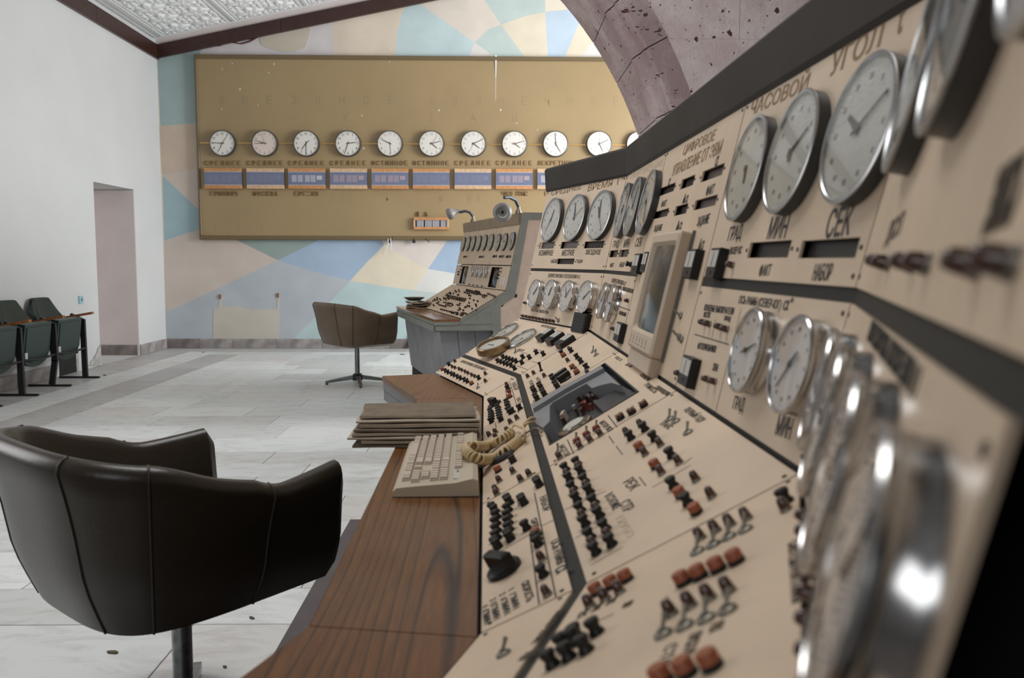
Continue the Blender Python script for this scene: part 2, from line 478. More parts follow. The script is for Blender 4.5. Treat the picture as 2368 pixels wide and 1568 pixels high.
TXT = {}
def text_mesh(s, mname, bold=0.0):
    key = (s, mname, bold)
    if key in TXT: return TXT[key]
    c = bpy.data.curves.new('lettering', 'FONT'); c.body = s; c.resolution_u = 2; c.extrude = 0.02; c.offset = bold
    o = bpy.data.objects.new('lettering', c); COL.objects.link(o)
    me = bpy.data.meshes.new_from_object(o)
    if len(me.vertices) == 0:
        me = bpy.data.meshes.new_from_object(o.evaluated_get(bpy.context.evaluated_depsgraph_get()))
    bpy.data.objects.remove(o)
    xs = [v.co.x for v in me.vertices] or [0, 1]; ys = [v.co.y for v in me.vertices] or [0, 1]
    w = max(xs) - min(xs); h = max(ys) - min(ys); mx = (max(xs) + min(xs)) / 2; my = (max(ys) + min(ys)) / 2
    for v in me.vertices:
        v.co.x = (v.co.x - mx) / max(w, 1e-6); v.co.y = (v.co.y - my) / max(h, 1e-6); v.co.z = v.co.z / 0.04 + 0.5
    me.materials.clear(); me.materials.append(MATS[mname])
    TXT[key] = (me, w / max(h, 1e-6))
    return TXT[key]

# ------------------------------------------------------------------ room shell
XL, YW = -4.527, 11.63
XR = 4.6
YA0, YA1 = 5.5, 6.43           # faces of the arch wall
ACX, ACZ, AR, ARE = -1.574, 1.223, 2.77, 2.985

def wall_box(name, a, b, m):
    k = MB().use(m); k.box(a, b); return struct(put(name, k.mesh(name)))

# floor: slab + separate marble tiles
fl = MB().use('grout'); fl.box((-5.2, -3.2, -0.12), (XR + 0.4, YW + 0.3, -0.004))
floor = struct(put('floor', fl.mesh('floor')))

def tile(x0, x1, y0, y1, m):
    g = 0.0022
    k = MB().use(m); hx, hy = (x1 - x0) / 2 - g, (y1 - y0) / 2 - g
    k.cbox((-hx, -hy, -0.012), (hx, hy, 0), 0.0015)
    put('tile', k.mesh('tile'), T((x0 + x1) / 2, (y0 + y1) / 2, random.uniform(-0.0006, 0.0)), floor)

def tile_run_y(x0, x1, y0, y1, m, step):
    y = y0
    while y < y1 - 0.05:
        s = min(step * random.uniform(0.85, 1.15), y1 - y)
        if y1 - y - s < 0.2: s = y1 - y
        tile(x0, x1, y, y + s, m); y += s

tile_run_y(XL, -4.05, 5.6, YW, 'marble_grey', 0.55)
tile_run_y(-4.05, -3.70, 5.0, 11.15, 'marble_light', 0.75)
tile_run_y(-3.70, -3.30, 4.6, 10.85, 'marble_grey', 0.6)
def tile_run_x(x0, x1, y0, y1, m, step):
    x = x0
    while x < x1 - 0.05:
        s = min(step * random.uniform(0.75, 1.35), x1 - x)
        if x1 - x - s < 0.25: s = x1 - x
        tile(x, x + s, y0, y1, m); x += s
tile_run_x(-4.05, 2.4, 11.15, YW, 'marble_grey', 0.8)
tile_run_x(-3.70, 2.4, 10.85, 11.15, 'marble_light', 0.8)
y = 10.85
while y > 1.2:
    h = random.choice((0.40, 0.42, 0.38, 0.31))
    if y - h < 1.2: h = y - 1.1
    xa = -3.30 if y > 4.6 else -4.5
    xb = 2.4 if y > 6.4 else (1.1 if y > 4.2 else 0.2)
    tile_run_x(xa - random.uniform(0, 0.001), xb, y - h, y, 'marble_light', 0.82)
    y -= h

# left wall with the doorway recess (hole in the y-z plane)
DY0, DY1, DZ = 9.70, 10.76, 2.07
WINL = [(2.6, 5.2, 0.9, 3.5)]
k = MB().use('plaster_white')
# prism lies in xy -> map x=y_world, y=z_world, extrude = -x
k.prism([(-3.2, 0), (YW, 0), (YW, 4.1), (-3.2, 4.1)], 0, 0.55,
        holes=[[(DY0, 0.001), (DY1, 0.001), (DY1, DZ), (DY0, DZ)], [(2.4, 1.0), (4.8, 1.0), (4.8, 3.4), (2.4, 3.4)]])
ML = frame(Vector((0, 1, 0)), Vector((0, 0, 1)), Vector((1, 0, 0)), Vector((XL - 0.55, 0, 0)))
wall_left = struct(put('wall_left', k.mesh('wall_left'), ML))
k = MB().use('recess_mauve')
k.box((XL - 0.56, DY0, 0.0), (XL - 0.50, DY1, DZ)); k.box((XL - 0.50, DY1 - 0.012, 0.0), (XL - 0.002, DY1 - 0.002, DZ - 0.01))
put('recess_lining', k.mesh('recess_lining'), None, wall_left)
# crumbled plaster edge low on the near side of the doorway, and a small dark opening further along
k = MB().use('plaster_rough')
pts = [(0, 0)]
for i in range(9): pts.append((0.30 - 0.03 * i + random.uniform(-0.01, 0.01), 0.03 + 0.02 * i + random.uniform(-0.012, 0.012)))
pts.append((0, 0.24))
k.prism([(-a, b) for a, b in pts][::-1], 0, 0.012)
put('bare_plaster', k.mesh('bare_plaster'), frame(Vector((0, 1, 0)), Vector((0, 0, 1)), Vector((1, 0, 0)), Vector((XL, DY0 - 0.005, 0))), wall_left)
k = MB().use('dark_gap'); k.box((XL - 0.001, 8.78, 0.0), (XL + 0.004, 9.12, 0.20))
k.use('plaster_rough'); k.box((XL, 9.12, 0.0), (XL + 0.012, 9.17, 0.24)); k.box((XL, 8.70, 0.2), (XL + 0.012, 9.17, 0.25))
put('wall_opening', k.mesh('wall_opening'), None, wall_left)
# window in the left wall beside the console (outside the frame to the left)
def window(name, M, w, h):
    k = MB().use('white_edge')
    for a, b in (((0, 0), (w, 0.07)), ((0, h - 0.07), (w, h)), ((0, 0), (0.07, h)), ((w - 0.07, 0), (w, h)), ((w / 2 - 0.03, 0), (w / 2 + 0.03, h)), ((0, h * 0.62), (w, h * 0.62 + 0.06))):
        k.box((a[0], a[1], 0), (b[0], b[1], 0.06))
    o = struct(put(name, k.mesh(name), M))
    return o
window('window_1', frame(Vector((0, 1, 0)), Vector((0, 0, 1)), Vector((1, 0, 0)), Vector((XL - 0.4, 2.4, 1.0))), 2.4, 2.4)

# skirting stones
def skirting(name, spans, mk):
    root = struct(put(name, None))
    root.empty_display_size = 0.1
    for a, b in spans: mk(root, a, b)
    return root
def sk_back(root, a, b):
    k = MB().use(random.choice(('skirt_stone', 'skirt_dark', 'skirt_stone'))); w = b - a - 0.004
    k.cbox((0, -0.13, 0), (w, 0, 0.022 + random.uniform(0, 0.004)), 0.003)
    put('skirting_stone', k.mesh('skirting_stone'), frame(Vector((1, 0, 0)), Vector((0, 0, 1)), Vector((0, -1, 0)), Vector((a, YW, 0.131))), root)
xs = [at_y(u, 800, YW).x for u in (389, 464, 538, 640, 744, 857, 901)] + [-0.95]
xs2 = [-0.62, 0.1, 0.9, 1.7, 2.4]
skirting('baseboard_back', list(zip(xs[:-1], xs[1:])) + list(zip(xs2[:-1], xs2[1:])), sk_back)
def sk_left(root, a, b):
    k = MB().use('skirt_stone'); w = b - a - 0.004
    k.cbox((0, -0.13, 0), (w, 0, 0.02), 0.003)
    put('skirting_stone', k.mesh('skirting_stone'), frame(Vector((0, 1, 0)), Vector((0, 0, 1)), Vector((1, 0, 0)), Vector((XL, a, 0.131))), root)
bl = skirting('baseboard_left', [(6.6, 7.3), (7.3, 7.98), (7.98, 8.66), (DY1 + 0.004, 11.2), (11.2, YW - 0.02)], sk_left)
k = MB().use('skirt_dark'); k.cbox((0, -0.13, 0), (0.47, 0, 0.015), 0.003)
put('skirting_stone', k.mesh('skirting_stone'), frame(Vector((1, 0, 0)), Vector((0, 0, 1)), Vector((0, -1, 0)), Vector((XL - 0.49, DY1 - 0.012, 0.131))), bl)

# back wall and its mural
k = MB().use('mural_base'); k.box((-5.2, YW, -0.1), (XR + 0.3, YW + 0.25, 6.6))
wall_back = struct(put('wall_back', k.mesh('wall_back')))
MBK = frame(Vector((1, 0, 0)), Vector((0, 0, 1)), Vector((0, -1, 0)), Vector((0, YW, 0)))
NMUR = [0]
def mural(c, pts, lift=0.0):
    NMUR[0] += 1; lift += 0.001 + 0.00012 * NMUR[0]
    k = MB().use('paint_' + c)
    k.prism([(max(XL + 0.001, p.x), p.z) for p in (at_y(u, v, YW) for u, v in pts)], 0, lift)
    put('mural_patch', k.mesh('mural_patch'), MBK, wall_back)
mural('teal', [(361, 70), (484, 66), (474, 150), (474, 283), (371, 291)])
mural('tan', [(369, 291), (500, 282), (500, 384), (375, 403)])
mural('pink', [(375, 403), (500, 384), (500, 524), (378, 408)])
mural('bluegreen', [(376, 407), (500, 522), (500, 519), (461, 530), (380, 557)])
mural('beigepink', [(380, 557), (461, 530), (545, 530), (545, 554), (643, 602), (560, 640), (450, 693), (383, 721)])
mural('greyblue', [(383, 721), (450, 693), (560, 640), (643, 602), (730, 630), (810, 649), (740, 722), (690, 772), (670, 796), (385, 796)])
mural('green', [(540, 540), (760, 540), (742, 553), (643, 602), (545, 554)])
mural('blue', [(742, 553), (765, 540), (875, 540), (888, 567), (850, 605), (810, 649), (730, 630), (643, 602)])
mural('palepink', [(875, 540), (1045, 540), (990, 622), (888, 567)])
mural('cream', [(888, 567), (990, 622), (956, 671), (880, 661), (810, 649), (850, 605)])
mural('blue', [(1045, 540), (1330, 540), (1330, 672), (1120, 644), (990, 622)])
mural('pale', [(990, 622), (1120, 644), (1330, 672), (1330, 712), (1100, 689), (956, 671)])
mural('lightteal', [(810, 649), (880, 661), (956, 671), (1100, 689), (1330, 712), (1330, 796), (670, 796), (690, 772), (740, 722)])
mural('teal2', [(956, 671), (1030, 681), (985, 694), (941, 697)], 0.0025)
mural('patch', [(492, 795), (494, 714), (506, 711), (509, 684), (513, 684), (514, 711), (545, 708), (570, 713), (600, 716), (641, 714), (641, 681), (646, 681), (645, 795)], 0.0025)
mural('lilac', [(455, 150), (480, 60), (771, 10), (768, 70), (774, 150)])
mural('peach', [(774, 150), (768, 70), (771, 10), (773, -120), (990, -120), (949, 0), (930, 30), (918, 75), (914, 150)])
mural('skyblue', [(914, 150), (918, 75), (930, 30), (949, 0), (957, 0), (1097, 98), (1078, 150)])
mural('creampink', [(957, 0), (980, -120), (1050, -120), (1120, 0), (1159, 57), (1130, 68), (1097, 98)])
mural('teal2', [(1120, 0), (1050, -120), (1260, -120), (1261, 28), (1220, 36), (1159, 57)])
mural('cream', [(1159, 57), (1220, 36), (1261, 28), (1268, 150), (1226, 150)])
mural('teal2', [(1097, 98), (1130, 68), (1159, 57), (1226, 150), (1168, 150)])
mural('white', [(1078, 150), (1097, 98), (1168, 150)])
mural('blue2', [(1261, 28), (1330, 21), (1353, 23), (1298, 150), (1268, 150)])
mural('cream', [(1298, 150), (1353, 23), (1440, 15), (1326, 150)])
mural('white', [(1326, 150), (1440, 15), (1560, 60), (1560, 150)])
mural('plaster', [(600, 92), (612, 72), (650, 66), (690, 58), (716, 58), (717, 70), (712, 95), (706, 110), (680, 119), (650, 120), (622, 112), (605, 104)], 0.004)
k = MB().use('plaster_rough')
k.prism([(p.x, p.z) for p in (at_y(u, v, YW) for u, v in ((628, 70), (690, 62), (712, 66), (700, 108), (668, 117), (640, 108)))], 0, 0.006)
put('bare_plaster', k.mesh('bare_plaster'), MBK, wall_back)
k = MB().use('plaster_rough'); a = at_y(928, 805, YW)
k.prism([(p.x, max(p.z, 0.002)) for p in (at_y(u, v, YW) for u, v in ((935, 806), (944, 778), (950, 764), (953, 766), (950, 790), (956, 806)))], 0, 0.004)
put('bare_plaster', k.mesh('bare_plaster'), MBK, wall_back)
for i, (du, sz) in enumerate(((0, 0.012), (4, 0.009), (-3, 0.008))):
    k = MB().use('wire_dark')
    k.tube([at_y(950 + du * 0.3, 766, YW - 0.01), at_y(948 + du * 0.5, 785, YW - 0.03), at_y(944 + du, 803, YW - 0.06)], sz)
    tag(put('cable', k.mesh('cable', auto=50)), ('thick dark cable coming out of the broken skirting behind the far desk', 'thin dark cable on the right of the bundle at the broken skirting', 'thin dark cable on the left of the bundle at the broken skirting')[i], 'cable')

for du, m_ in ((0, 'wire_dark'), (2, 'red_lamp')):
    k = MB().use(m_); k.tube([at_y(u + du, v + du * 0.4, YW - 0.012) for u, v in ((503, 106), (530, 97), (556, 101), (575, 96), (588, 89), (600, 82))], 0.006, 6)
    put('loose_wire', k.mesh('loose_wire', smooth=True), None, wall_back)
for u, v in ((509.5, 686), (643.5, 683)):
    p = at_y(u, v, YW); k = MB().use('arm_wood'); k.box((p.x - 0.012, p.z - 0.03, 0), (p.x + 0.012, p.z + 0.03, 0.02)); put('rusty_bracket', k.mesh('rusty_bracket'), MBK, wall_back)

# pitched ceiling with pressed tin tiles, mahogany trim
SL = 0.215
AN = math.atan(SL)
ZC = 4.055
def zc(x): return ZC + SL * (x - XL)
CEx = Vector((math.cos(AN), 0, math.sin(AN))); CEy = Vector((0, -1, 0)); CEn = CEx.cross(CEy)   # normal points down
k = MB().use('ceiling_tin')
MC = frame(CEx, CEy, CEn, Vector((XL - 0.3, YW + 0.2, zc(XL - 0.3) + 0.045)))
k.box((0, 0, -0.08), (10.2, 5.6, 0.0))
ceiling = struct(put('ceiling', k.mesh('ceiling'), MC))
def tin_height(x, y, w, d):
    """relief of one pressed tile, x across bands, y along them"""
    h = 0.0
    bw = 0.17
    if x < bw:
        for c, r in ((0.012, 0.008), (0.05, 0.006), (0.066, 0.006), (0.082, 0.006), (0.15, 0.008)):
            h = max(h, 0.016 * max(0, 1 - ((x - c) / r) ** 2))
        for c in (0.031, 0.115):
            ww = 0.016 if c < 0.1 else 0.026
            q = abs((y / (2 * ww)) % 1 - 0.5) * 2 * ww
            rr = math.hypot(x - c, q) / ww
            h = max(h, 0.018 * max(0, 1 - rr * rr))
        return h
    fw = (w - bw) / 2
    xx = (x - bw) % fw
    cx, cy = fw / 2, d / 2
    dx, dy = xx - cx, y - cy
    r = math.hypot(dx, dy); a = math.atan2(dy, dx)
    if r < 0.035: h = max(h, 0.03 * (1 - (r / 0.035) ** 2) + 0.004)
    pet = abs(math.cos(2 * a)) ** 0.7
    L = 0.19
    if r < L:
        t = r / L
        wdt = 0.075 * math.sin(math.pi * min(1, t * 1.02)) ** 0.8
        aa = (a + math.pi / 4) % (math.pi / 2) - math.pi / 4
        q = abs(r * math.sin(aa)) / max(wdt, 1e-4)
        if q < 1: h = max(h, 0.030 * (1 - q * q) * (0.5 + 0.5 * math.sin(math.pi * t)) - 0.008 * max(0, 1 - q * 6))
        ab = a % (math.pi / 2) - math.pi / 4
        wd2 = 0.045 * math.sin(math.pi * min(1, t * 1.1)) if t < 0.9 else 0
        q = abs(r * math.sin(ab)) / max(wd2, 1e-4)
        if q < 1 and r > 0.05: h = max(h, 0.022 * (1 - q * q))
    for sx in (-1, 1):
        for sy in (-1, 1):
            for px_, py_, pr in ((0.42, 0.25, 0.028), (0.25, 0.42, 0.028), (0.43, 0.43, 0.035), (0.36, 0.36, 0.022)):
                q = math.hypot(dx - sx * px_ * fw, dy - sy * py_ * d) / pr
                if q < 1: h = max(h, 0.02 * (1 - q * q) - 0.012 * max(0, 1 - q * 2.2))
    h += 0.0015 * math.sin(x * 190) * math.sin(y * 170)
    return h
TW, TD = 0.97, 0.42
nx, ny = 116, 52
vs, fs = [], []
for j in range(ny + 1):
    for i in range(nx + 1):
        x_, y_ = TW * i / nx, TD * j / ny
        vs.append((x_, y_, 0.001 + tin_height(x_ * 0.9999, y_ * 0.9999, TW, TD)))
for j in range(ny):
    for i in range(nx):
        a = j * (nx + 1) + i; fs.append((a, a + 1, a + nx + 2, a + nx + 1))
k = MB().use('ceiling_tin'); k.add(vs, fs); tin = k.mesh('ceiling_tile', smooth=True)
for j in range(11):
    for i in range(5):
        put('ceiling_tile', tin, MC @ T(0.33 + i * TW, 0.30 + j * (TD + 0.001), 0.001), ceiling)
def trim(name, k, M=None):
    return struct(put(name, k.mesh(name), M))
k = MB().use('mahogany')
ys_ = [YW, 9.87, 8.1, 6.45]
root = struct(put('trim_1', None))
for a, b in zip(ys_[:-1], ys_[1:]):
    k = MB().use('mahogany'); k.box((XL, b + 0.004, 3.845), (XL + 0.035, a, 4.03)); put('trim_board', k.mesh('trim_board'), None, root)
root2 = struct(put('trim_2', None))
xb = [XL, at_y(652, 50, YW).x, at_y(1010, 0, YW).x, 2.6]
def zt_b(x): return 3.853 + 0.2095 * (x - XL)
for a, b in zip(xb[:-1], xb[1:]):
    k = MB().use('mahogany')
    k.prism([(a, zt_b(a)), (b - 0.004, zt_b(b)), (b - 0.004, zt_b(b) + 0.17), (a, zt_b(a) + 0.17)], 0, 0.05)
    put('trim_board', k.mesh('trim_board'), MBK, root2)
k = MB().use('recess_mauve')
k.prism([(XL, zt_b(XL) + 0.17), (2.6, zt_b(2.6) + 0.17), (2.6, zt_b(2.6) + 0.3), (XL, zt_b(XL) + 0.3)], 0, 0.025)
struct(put('trim_3', k.mesh('trim_3'), MBK))

# arch wall of pink tuff
def arc_pt(rad, a): return (ACX + rad * math.cos(a), ACZ + rad * math.sin(a))
arch_wall = struct(put('wall_arch', None))
def vouss(a0, a1, m):
    prof = [(ARE, YA0), (AR + 0.075, YA0), (AR + 0.06, YA0 + 0.03), (AR + 0.045, YA0 + 0.03), (AR + 0.045, YA0 + 0.09),
            (AR + 0.02, YA0 + 0.10), (AR - 0.006, YA0 + 0.13), (AR - 0.012, YA0 + 0.17), (AR + 0.004, YA0 + 0.21), (AR + 0.012, YA0 + 0.22),
            (AR, YA0 + 0.24), (AR, YA1), (ARE, YA1)]
    k = MB().use(m); n = 7; rings = []
    for i in range(n + 1):
        a = a0 + (a1 - a0) * i / n
        rings.append([(ACX + r * math.cos(a), y_, ACZ + r * math.sin(a)) for r, y_ in prof])
    k.loft(rings)
    me = k.mesh('arch_stone')
    put('arch_stone', me, None, arch_wall)
bounds = [0, 0.10]
fa = [math.atan2(at_y(u, v, YA0).z - ACZ, at_y(u, v, YA0).x - ACX) for u, v in ((1535, 262), (1482, 118), (1408, 14))]
bounds = [0.0, fa[0] - 0.26, fa[0], fa[1], fa[2], fa[2] + 0.3]
while bounds[-1] < math.pi - 0.3: bounds.append(bounds[-1] + 0.31)
bounds.append(math.pi)
for a0, a1 in zip(bounds[:-1], bounds[1:]):
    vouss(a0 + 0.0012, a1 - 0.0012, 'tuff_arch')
k = MB().use('grout')
k.loft([[(ACX + r * math.cos(a), y_, ACZ + r * math.sin(a)) for r, y_ in ((AR + 0.09, YA0 + 0.02), (AR + 0.03, YA0 + 0.25), (AR + 0.03, YA1 - 0.02), (ARE + 0.02, YA1 - 0.02), (ARE + 0.02, YA0 + 0.02))] for a in [math.pi * i / 60 for i in range(61)]])
put('arch_core', k.mesh('arch_core'), None, arch_wall)
for x0, x1 in ((ACX + AR, ACX + ARE), (XL + 0.001, ACX - AR)):
    for z0, z1 in ((0.0, 0.6), (0.602, ACZ - 0.002)):
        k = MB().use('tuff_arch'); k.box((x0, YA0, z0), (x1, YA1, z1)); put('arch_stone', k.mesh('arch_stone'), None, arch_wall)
MA = frame(Vector((1, 0, 0)), Vector((0, 0, 1)), Vector((0, -1, 0)), Vector((0, YA1, 0)))
# ashlar of the spandrels: rows cut by the extrados
zrow = [0.0, ACZ, at_y(1700, 300, YA0).z - 0.62, at_y(1700, 90, YA0).z, at_y(1700, 90, YA0).z + 0.6, 4.15, 4.7, 5.4, 6.4]
def xarc(z):
    t = ARE ** 2 - (z - ACZ) ** 2
    return math.sqrt(t) if (t > 0 and z >= ACZ) else (ARE if z < ACZ else 0.0)
for ri, (z0, z1) in enumerate(zip(zrow[:-1], zrow[1:])):
    for sgn in (1, -1):
        zz = [z0 + (z1 - z0) * i / 8 for i in range(9)]
        left = [(ACX + sgn * (xarc(z) + 0.0015), z) for z in zz]
        cuts = [0.9, 1.9, 2.9, 4.2, 6.3] if ri % 2 else [1.35, 2.3, 3.4, 6.3]
        if sgn < 0: cuts = [3.2]
        edge = left
        x_lim = max(abs(p[0] - ACX) for p in left)
        cuts = [c for c in cuts if (ACX + sgn * (2.2 + c) - ACX) * sgn > x_lim + 0.25] or [x_lim + 0.5]
        prev = left
        for c in cuts:
            xr = ACX + sgn * (2.2 + c)
            right = [(xr - sgn * 0.0012, z0), (xr - sgn * 0.0012, z1)]
            poly = [(prev[0][0], z0 + 0.001)] + list(prev[1:-1]) + [(prev[-1][0], z1 - 0.001), (right[1][0], z1 - 0.001), (right[0][0], z0 + 0.001)]
            k = MB().use('tuff_pink'); k.prism(poly, 0, YA1 - YA0 - random.uniform(0, 0.004))
            put('ashlar_block', k.mesh('ashlar_block'), MA, arch_wall)
            prev = [(xr + sgn * 0.0012, z0), (xr + sgn * 0.0012, z1)]

# the rest of the shell (outside the frame): right wall with tall windows, near hall
k = MB().use('plaster_white')
k.prism([(YA1, 0), (YW, 0), (YW, 6.4), (YA1, 6.4)], 0, 0.3, holes=[[(6.95, 1.0), (8.2, 1.0), (8.2, 3.6), (6.95, 3.6)], [(8.4, 1.0), (9.65, 1.0), (9.65, 3.6), (8.4, 3.6)]])
struct(put('wall_right', k.mesh('wall_right'), frame(Vector((0, 1, 0)), Vector((0, 0, 1)), Vector((1, 0, 0)), Vector((XR, 0, 0)))))
for i, (a, b) in enumerate(((6.95, 8.2), (8.4, 9.65))):
    window('window_%d' % (i + 2), frame(Vector((0, 1, 0)), Vector((0, 0, 1)), Vector((1, 0, 0)), Vector((XR + 0.02, a, 1.0))), b - a, 2.6)
wall_box('wall_near_right', (2.6, -3.2, 0), (2.8, YA0, 4.6), 'plaster_near')
k = MB().use('plaster_near'); k.prism([(-5.2, 0), (2.8, 0), (2.8, 4.6), (-5.2, 4.6)], 0, 0.12, holes=[[(-3.3, 1.8), (-0.3, 1.8), (-0.3, 3.7), (-3.3, 3.7)]])
MWB = frame(Vector((1, 0, 0)), Vector((0, 0, 1)), Vector((0, -1, 0)), Vector((0, -3.2, 0)))
struct(put('wall_behind', k.mesh('wall_behind'), MWB))
window('window_4', MWB @ T(-3.3, 1.8, 0.02), 3.0, 1.9)
k = MB().use('plaster_near'); k.prism([(-5.2, -3.2), (2.8, -3.2), (2.8, YA0), (-5.2, YA0)], 4.5, 4.6, holes=[[(-1.8, 2.1), (0.4, 2.1), (0.4, 3.7), (-1.8, 3.7)]])
struct(put('ceiling_near', k.mesh('ceiling_near')))
window('window_5', frame(Vector((1, 0, 0)), Vector((0, 1, 0)), Vector((0, 0, 1)), Vector((-1.8, 2.1, 4.52))), 2.2, 1.6)

# ------------------------------------------------------------------ wall board, clocks, displays
YB = YW - 0.07
bTL, bBL = at_y(455, 126, YB), at_y(462, 554, YB)
BX0, BX1, BZ0, BZ1 = bBL.x, 2.55, bBL.z, bTL.z
board = thing('time_board', 'large olive-brown clock board fixed to the muralled back wall', 'notice board', (0, YW, BZ0))
MB_ = frame(Vector((1, 0, 0)), Vector((0, 0, 1)), Vector((0, -1, 0)), Vector((0, YB, 0)))
k = MB().use('board_olive'); k.box((BX0 + 0.01, BZ0 + 0.01, -0.068), (BX1 - 0.01, BZ1 - 0.01, 0.0)); put('panel', k.mesh('panel'), MB_, board)
fw_ = 0.055
for a, b in (((BX0, BZ0), (-1.43, BZ0 + fw_)), ((-1.428, BZ0), (BX1, BZ0 + fw_)), ((BX0, BZ1 - fw_), (BX1, BZ1)), ((BX0, BZ0 + fw_), (BX0 + 0.035, BZ1 - fw_)), ((BX1 - 0.035, BZ0 + fw_), (BX1, BZ1 - fw_))):
    k = MB().use('board_frame'); k.cbox((a[0], a[1], -0.069), (b[0], b[1], 0.018), 0.008); put('frame_strip', k.mesh('frame_strip'), MB_, board)
cz = at_y(514, 330, YB).z
k = MB().use('brass'); k.box((BX0 + 0.04, cz - 0.014, 0), (BX1 - 0.04, cz + 0.003, 0.014)); put('brass_rail', k.mesh('brass_rail'), MB_, board)

def board_text(s, u0, u1, v, h, m, parent, raise_=0.012, sp=True, bold=0.0, y=YB):
    me, asp = text_mesh(s, m, bold)
    a, b = at_y(u0, v, y), at_y(u1, v, y)
    put('lettering', me, MB_ @ T((a.x + b.x) / 2, a.z, 0.0005) @ SCL((b - a).x, h, raise_), parent)
def spaced(s, u0, u1, v, h, m, parent, wpx, raise_=0.012):
    n = len(s)
    for i, ch in enumerate(s):
        if ch == ' ': continue
        u = u0 + (u1 - u0) * i / (n - 1)
        board_text(ch, u - wpx / 2, u + wpx / 2, v, h, m, parent, raise_)
CU = [514, 611.5, 708, 804.5, 901.5, 998, 1095, 1190, 1285, 1386, 1478]
CLK = [((271, .95, .012), (205, .75, .010), (35, .9, .006)), ((287, .9, .012), (267, .75, .012), (345, .8, .005)), ((218, .65, .014), (182, .95, .010), (50, .4, .008)),
       ((83, .75, .014), (198, .95, .010)), ((295, .75, .014), (175, .9, .006)), ((75, .85, .012), (130, .65, .014), (40, .8, .005)), ((65, .9, .012), (127, .65, .014), (205, .7, .005)),
       ((75, .9, .012), (125, .6, .014), (285, .3, .008)), ((357, .9, .012), (150, .75, .014), (45, .3, .006)), ((65, .85, .010), (155, .7, .012), (5, .6, .005)), ((40, .8, .012), (150, .6, .014))]
CR = 0.171
k = MB().use('gauge_body'); k.lathe([(CR * 0.97, 0), (CR, 0.01), (CR * 1.0, 0.065), (CR * 0.985, 0.078), (CR * 0.95, 0.08), (CR * 0.93, 0.07)], 40, True, False); m_case = k.mesh('case', auto=40)
k.mats[0] = 'gauge_body'
k = MB().use('clock_dial'); k.disc(CR * 0.94, 0.07, 40); m_dial = k.mesh('dial')
k = MB().use('clock_dial_pink'); k.disc(CR * 0.94, 0.07, 40); m_dial_p = k.mesh('dial')
k = MB().use('gauge_glass'); k.disc(CR * 0.94, 0.0765, 40, 0.001); m_cglass = k.mesh('glass', smooth=True)
def numerals(mname, r, size, nums, z, n=None):
    """all numerals + minute ticks of a dial in one mesh"""
    k = MB().use(mname)
    N = n or len(nums)
    for i, s in enumerate(nums):
        me, asp = text_mesh(s, mname)
        a = 2 * math.pi * i / N
        cx_, cy_ = r * math.sin(a), r * math.cos(a)
        h = size; w = size * asp * 0.9
        k.add([(cx_ + v.co.x * w, cy_ + v.co.y * h, z + v.co.z * 0.0006) for v in me.vertices], [tuple(p.vertices) for p in me.polygons])
    return k
def ticks(k, r0, r1, n, w, z, a0=0, a1=2 * math.pi):
    for i in range(n):
        a = a0 + (a1 - a0) * i / n
        s_, c_ = math.sin(a), math.cos(a)
        ww = w * (2 if i % 5 == 0 else 1) / 2
        k.add([(r0 * s_ - ww * c_, r0 * c_ + ww * s_, z), (r0 * s_ + ww * c_, r0 * c_ - ww * s_, z), (r1 * s_ + ww * c_, r1 * c_ - ww * s_, z), (r1 * s_ - ww * c_, r1 * c_ + ww * s_, z)], [(0, 1, 2, 3)][::1])
k = numerals('ink', CR * 0.74, 0.033, ['12'] + [str(i) for i in range(1, 12)], 0.0705); ticks(k, CR * 0.86, CR * 0.92, 60, 0.0018, 0.071); m_num = k.mesh('numerals')
k = numerals('ink_faded', CR * 0.74, 0.033, ['12'] + [str(i) for i in range(1, 12)], 0.0705); ticks(k, CR * 0.86, CR * 0.92, 60, 0.0015, 0.071); m_num_f = k.mesh('numerals')
def hand(k, ang, L, w, z, tail=0.18):
    a = math.radians(ang); s_, c_ = math.sin(a), math.cos(a)
    def p(l, q): return (l * s_ + q * c_, l * c_ - q * s_, z)
    k.add([p(-tail * L, -w / 2), p(-tail * L, w / 2), p(L, w / 4), p(L, -w / 4)] + [(q[0], q[1], z + 0.001) for q in (p(-tail * L, -w / 2), p(-tail * L, w / 2), p(L, w / 4), p(L, -w / 4))],
          [(0, 1, 2, 3)[::-1], (4, 5, 6, 7), (0, 1, 5, 4), (1, 2, 6, 5), (2, 3, 7, 6), (3, 0, 4, 7)])
ORD = ['first', 'second', 'third', 'fourth', 'fifth', 'sixth', 'seventh', 'eighth', 'ninth', 'tenth', 'eleventh']
for i, u in enumerate(CU):
    p = at_y(u, 331 + i * 0.2, YB - 0.07)
    M = frame(Vector((1, 0, 0)), Vector((0, 0, 1)), Vector((0, -1, 0)), Vector((p.x, YB, p.z)))
    lab = 'round white wall clock on the brown board, %s from the left' % ORD[i]
    if i == 1: lab = 'round wall clock with a faded pinkish dial, second from the left on the board'
    if i == 10: lab = 'rightmost wall clock on the board, mostly hidden by the stone arch'
    t = tag(put('wall_clock', m_case, M), lab, 'clock', 'round clocks on the brown board')
    put('dial', m_dial_p if i == 1 else m_dial, M, t)
    put('numerals', m_num if i in (0, 2, 3) else m_num_f, M, t)
    for j, (a, L, w) in enumerate(CLK[i]):
        k = MB().use('ink_soft' if i in (0, 2, 3) else ('ink_soft' if j < 2 else 'ink_faded')); hand(k, a, L * CR * 0.9, w, 0.0722 + 0.0012 * j)
        put('hand', k.mesh('hand'), M, t)
    put('glass', m_cglass, M, t)
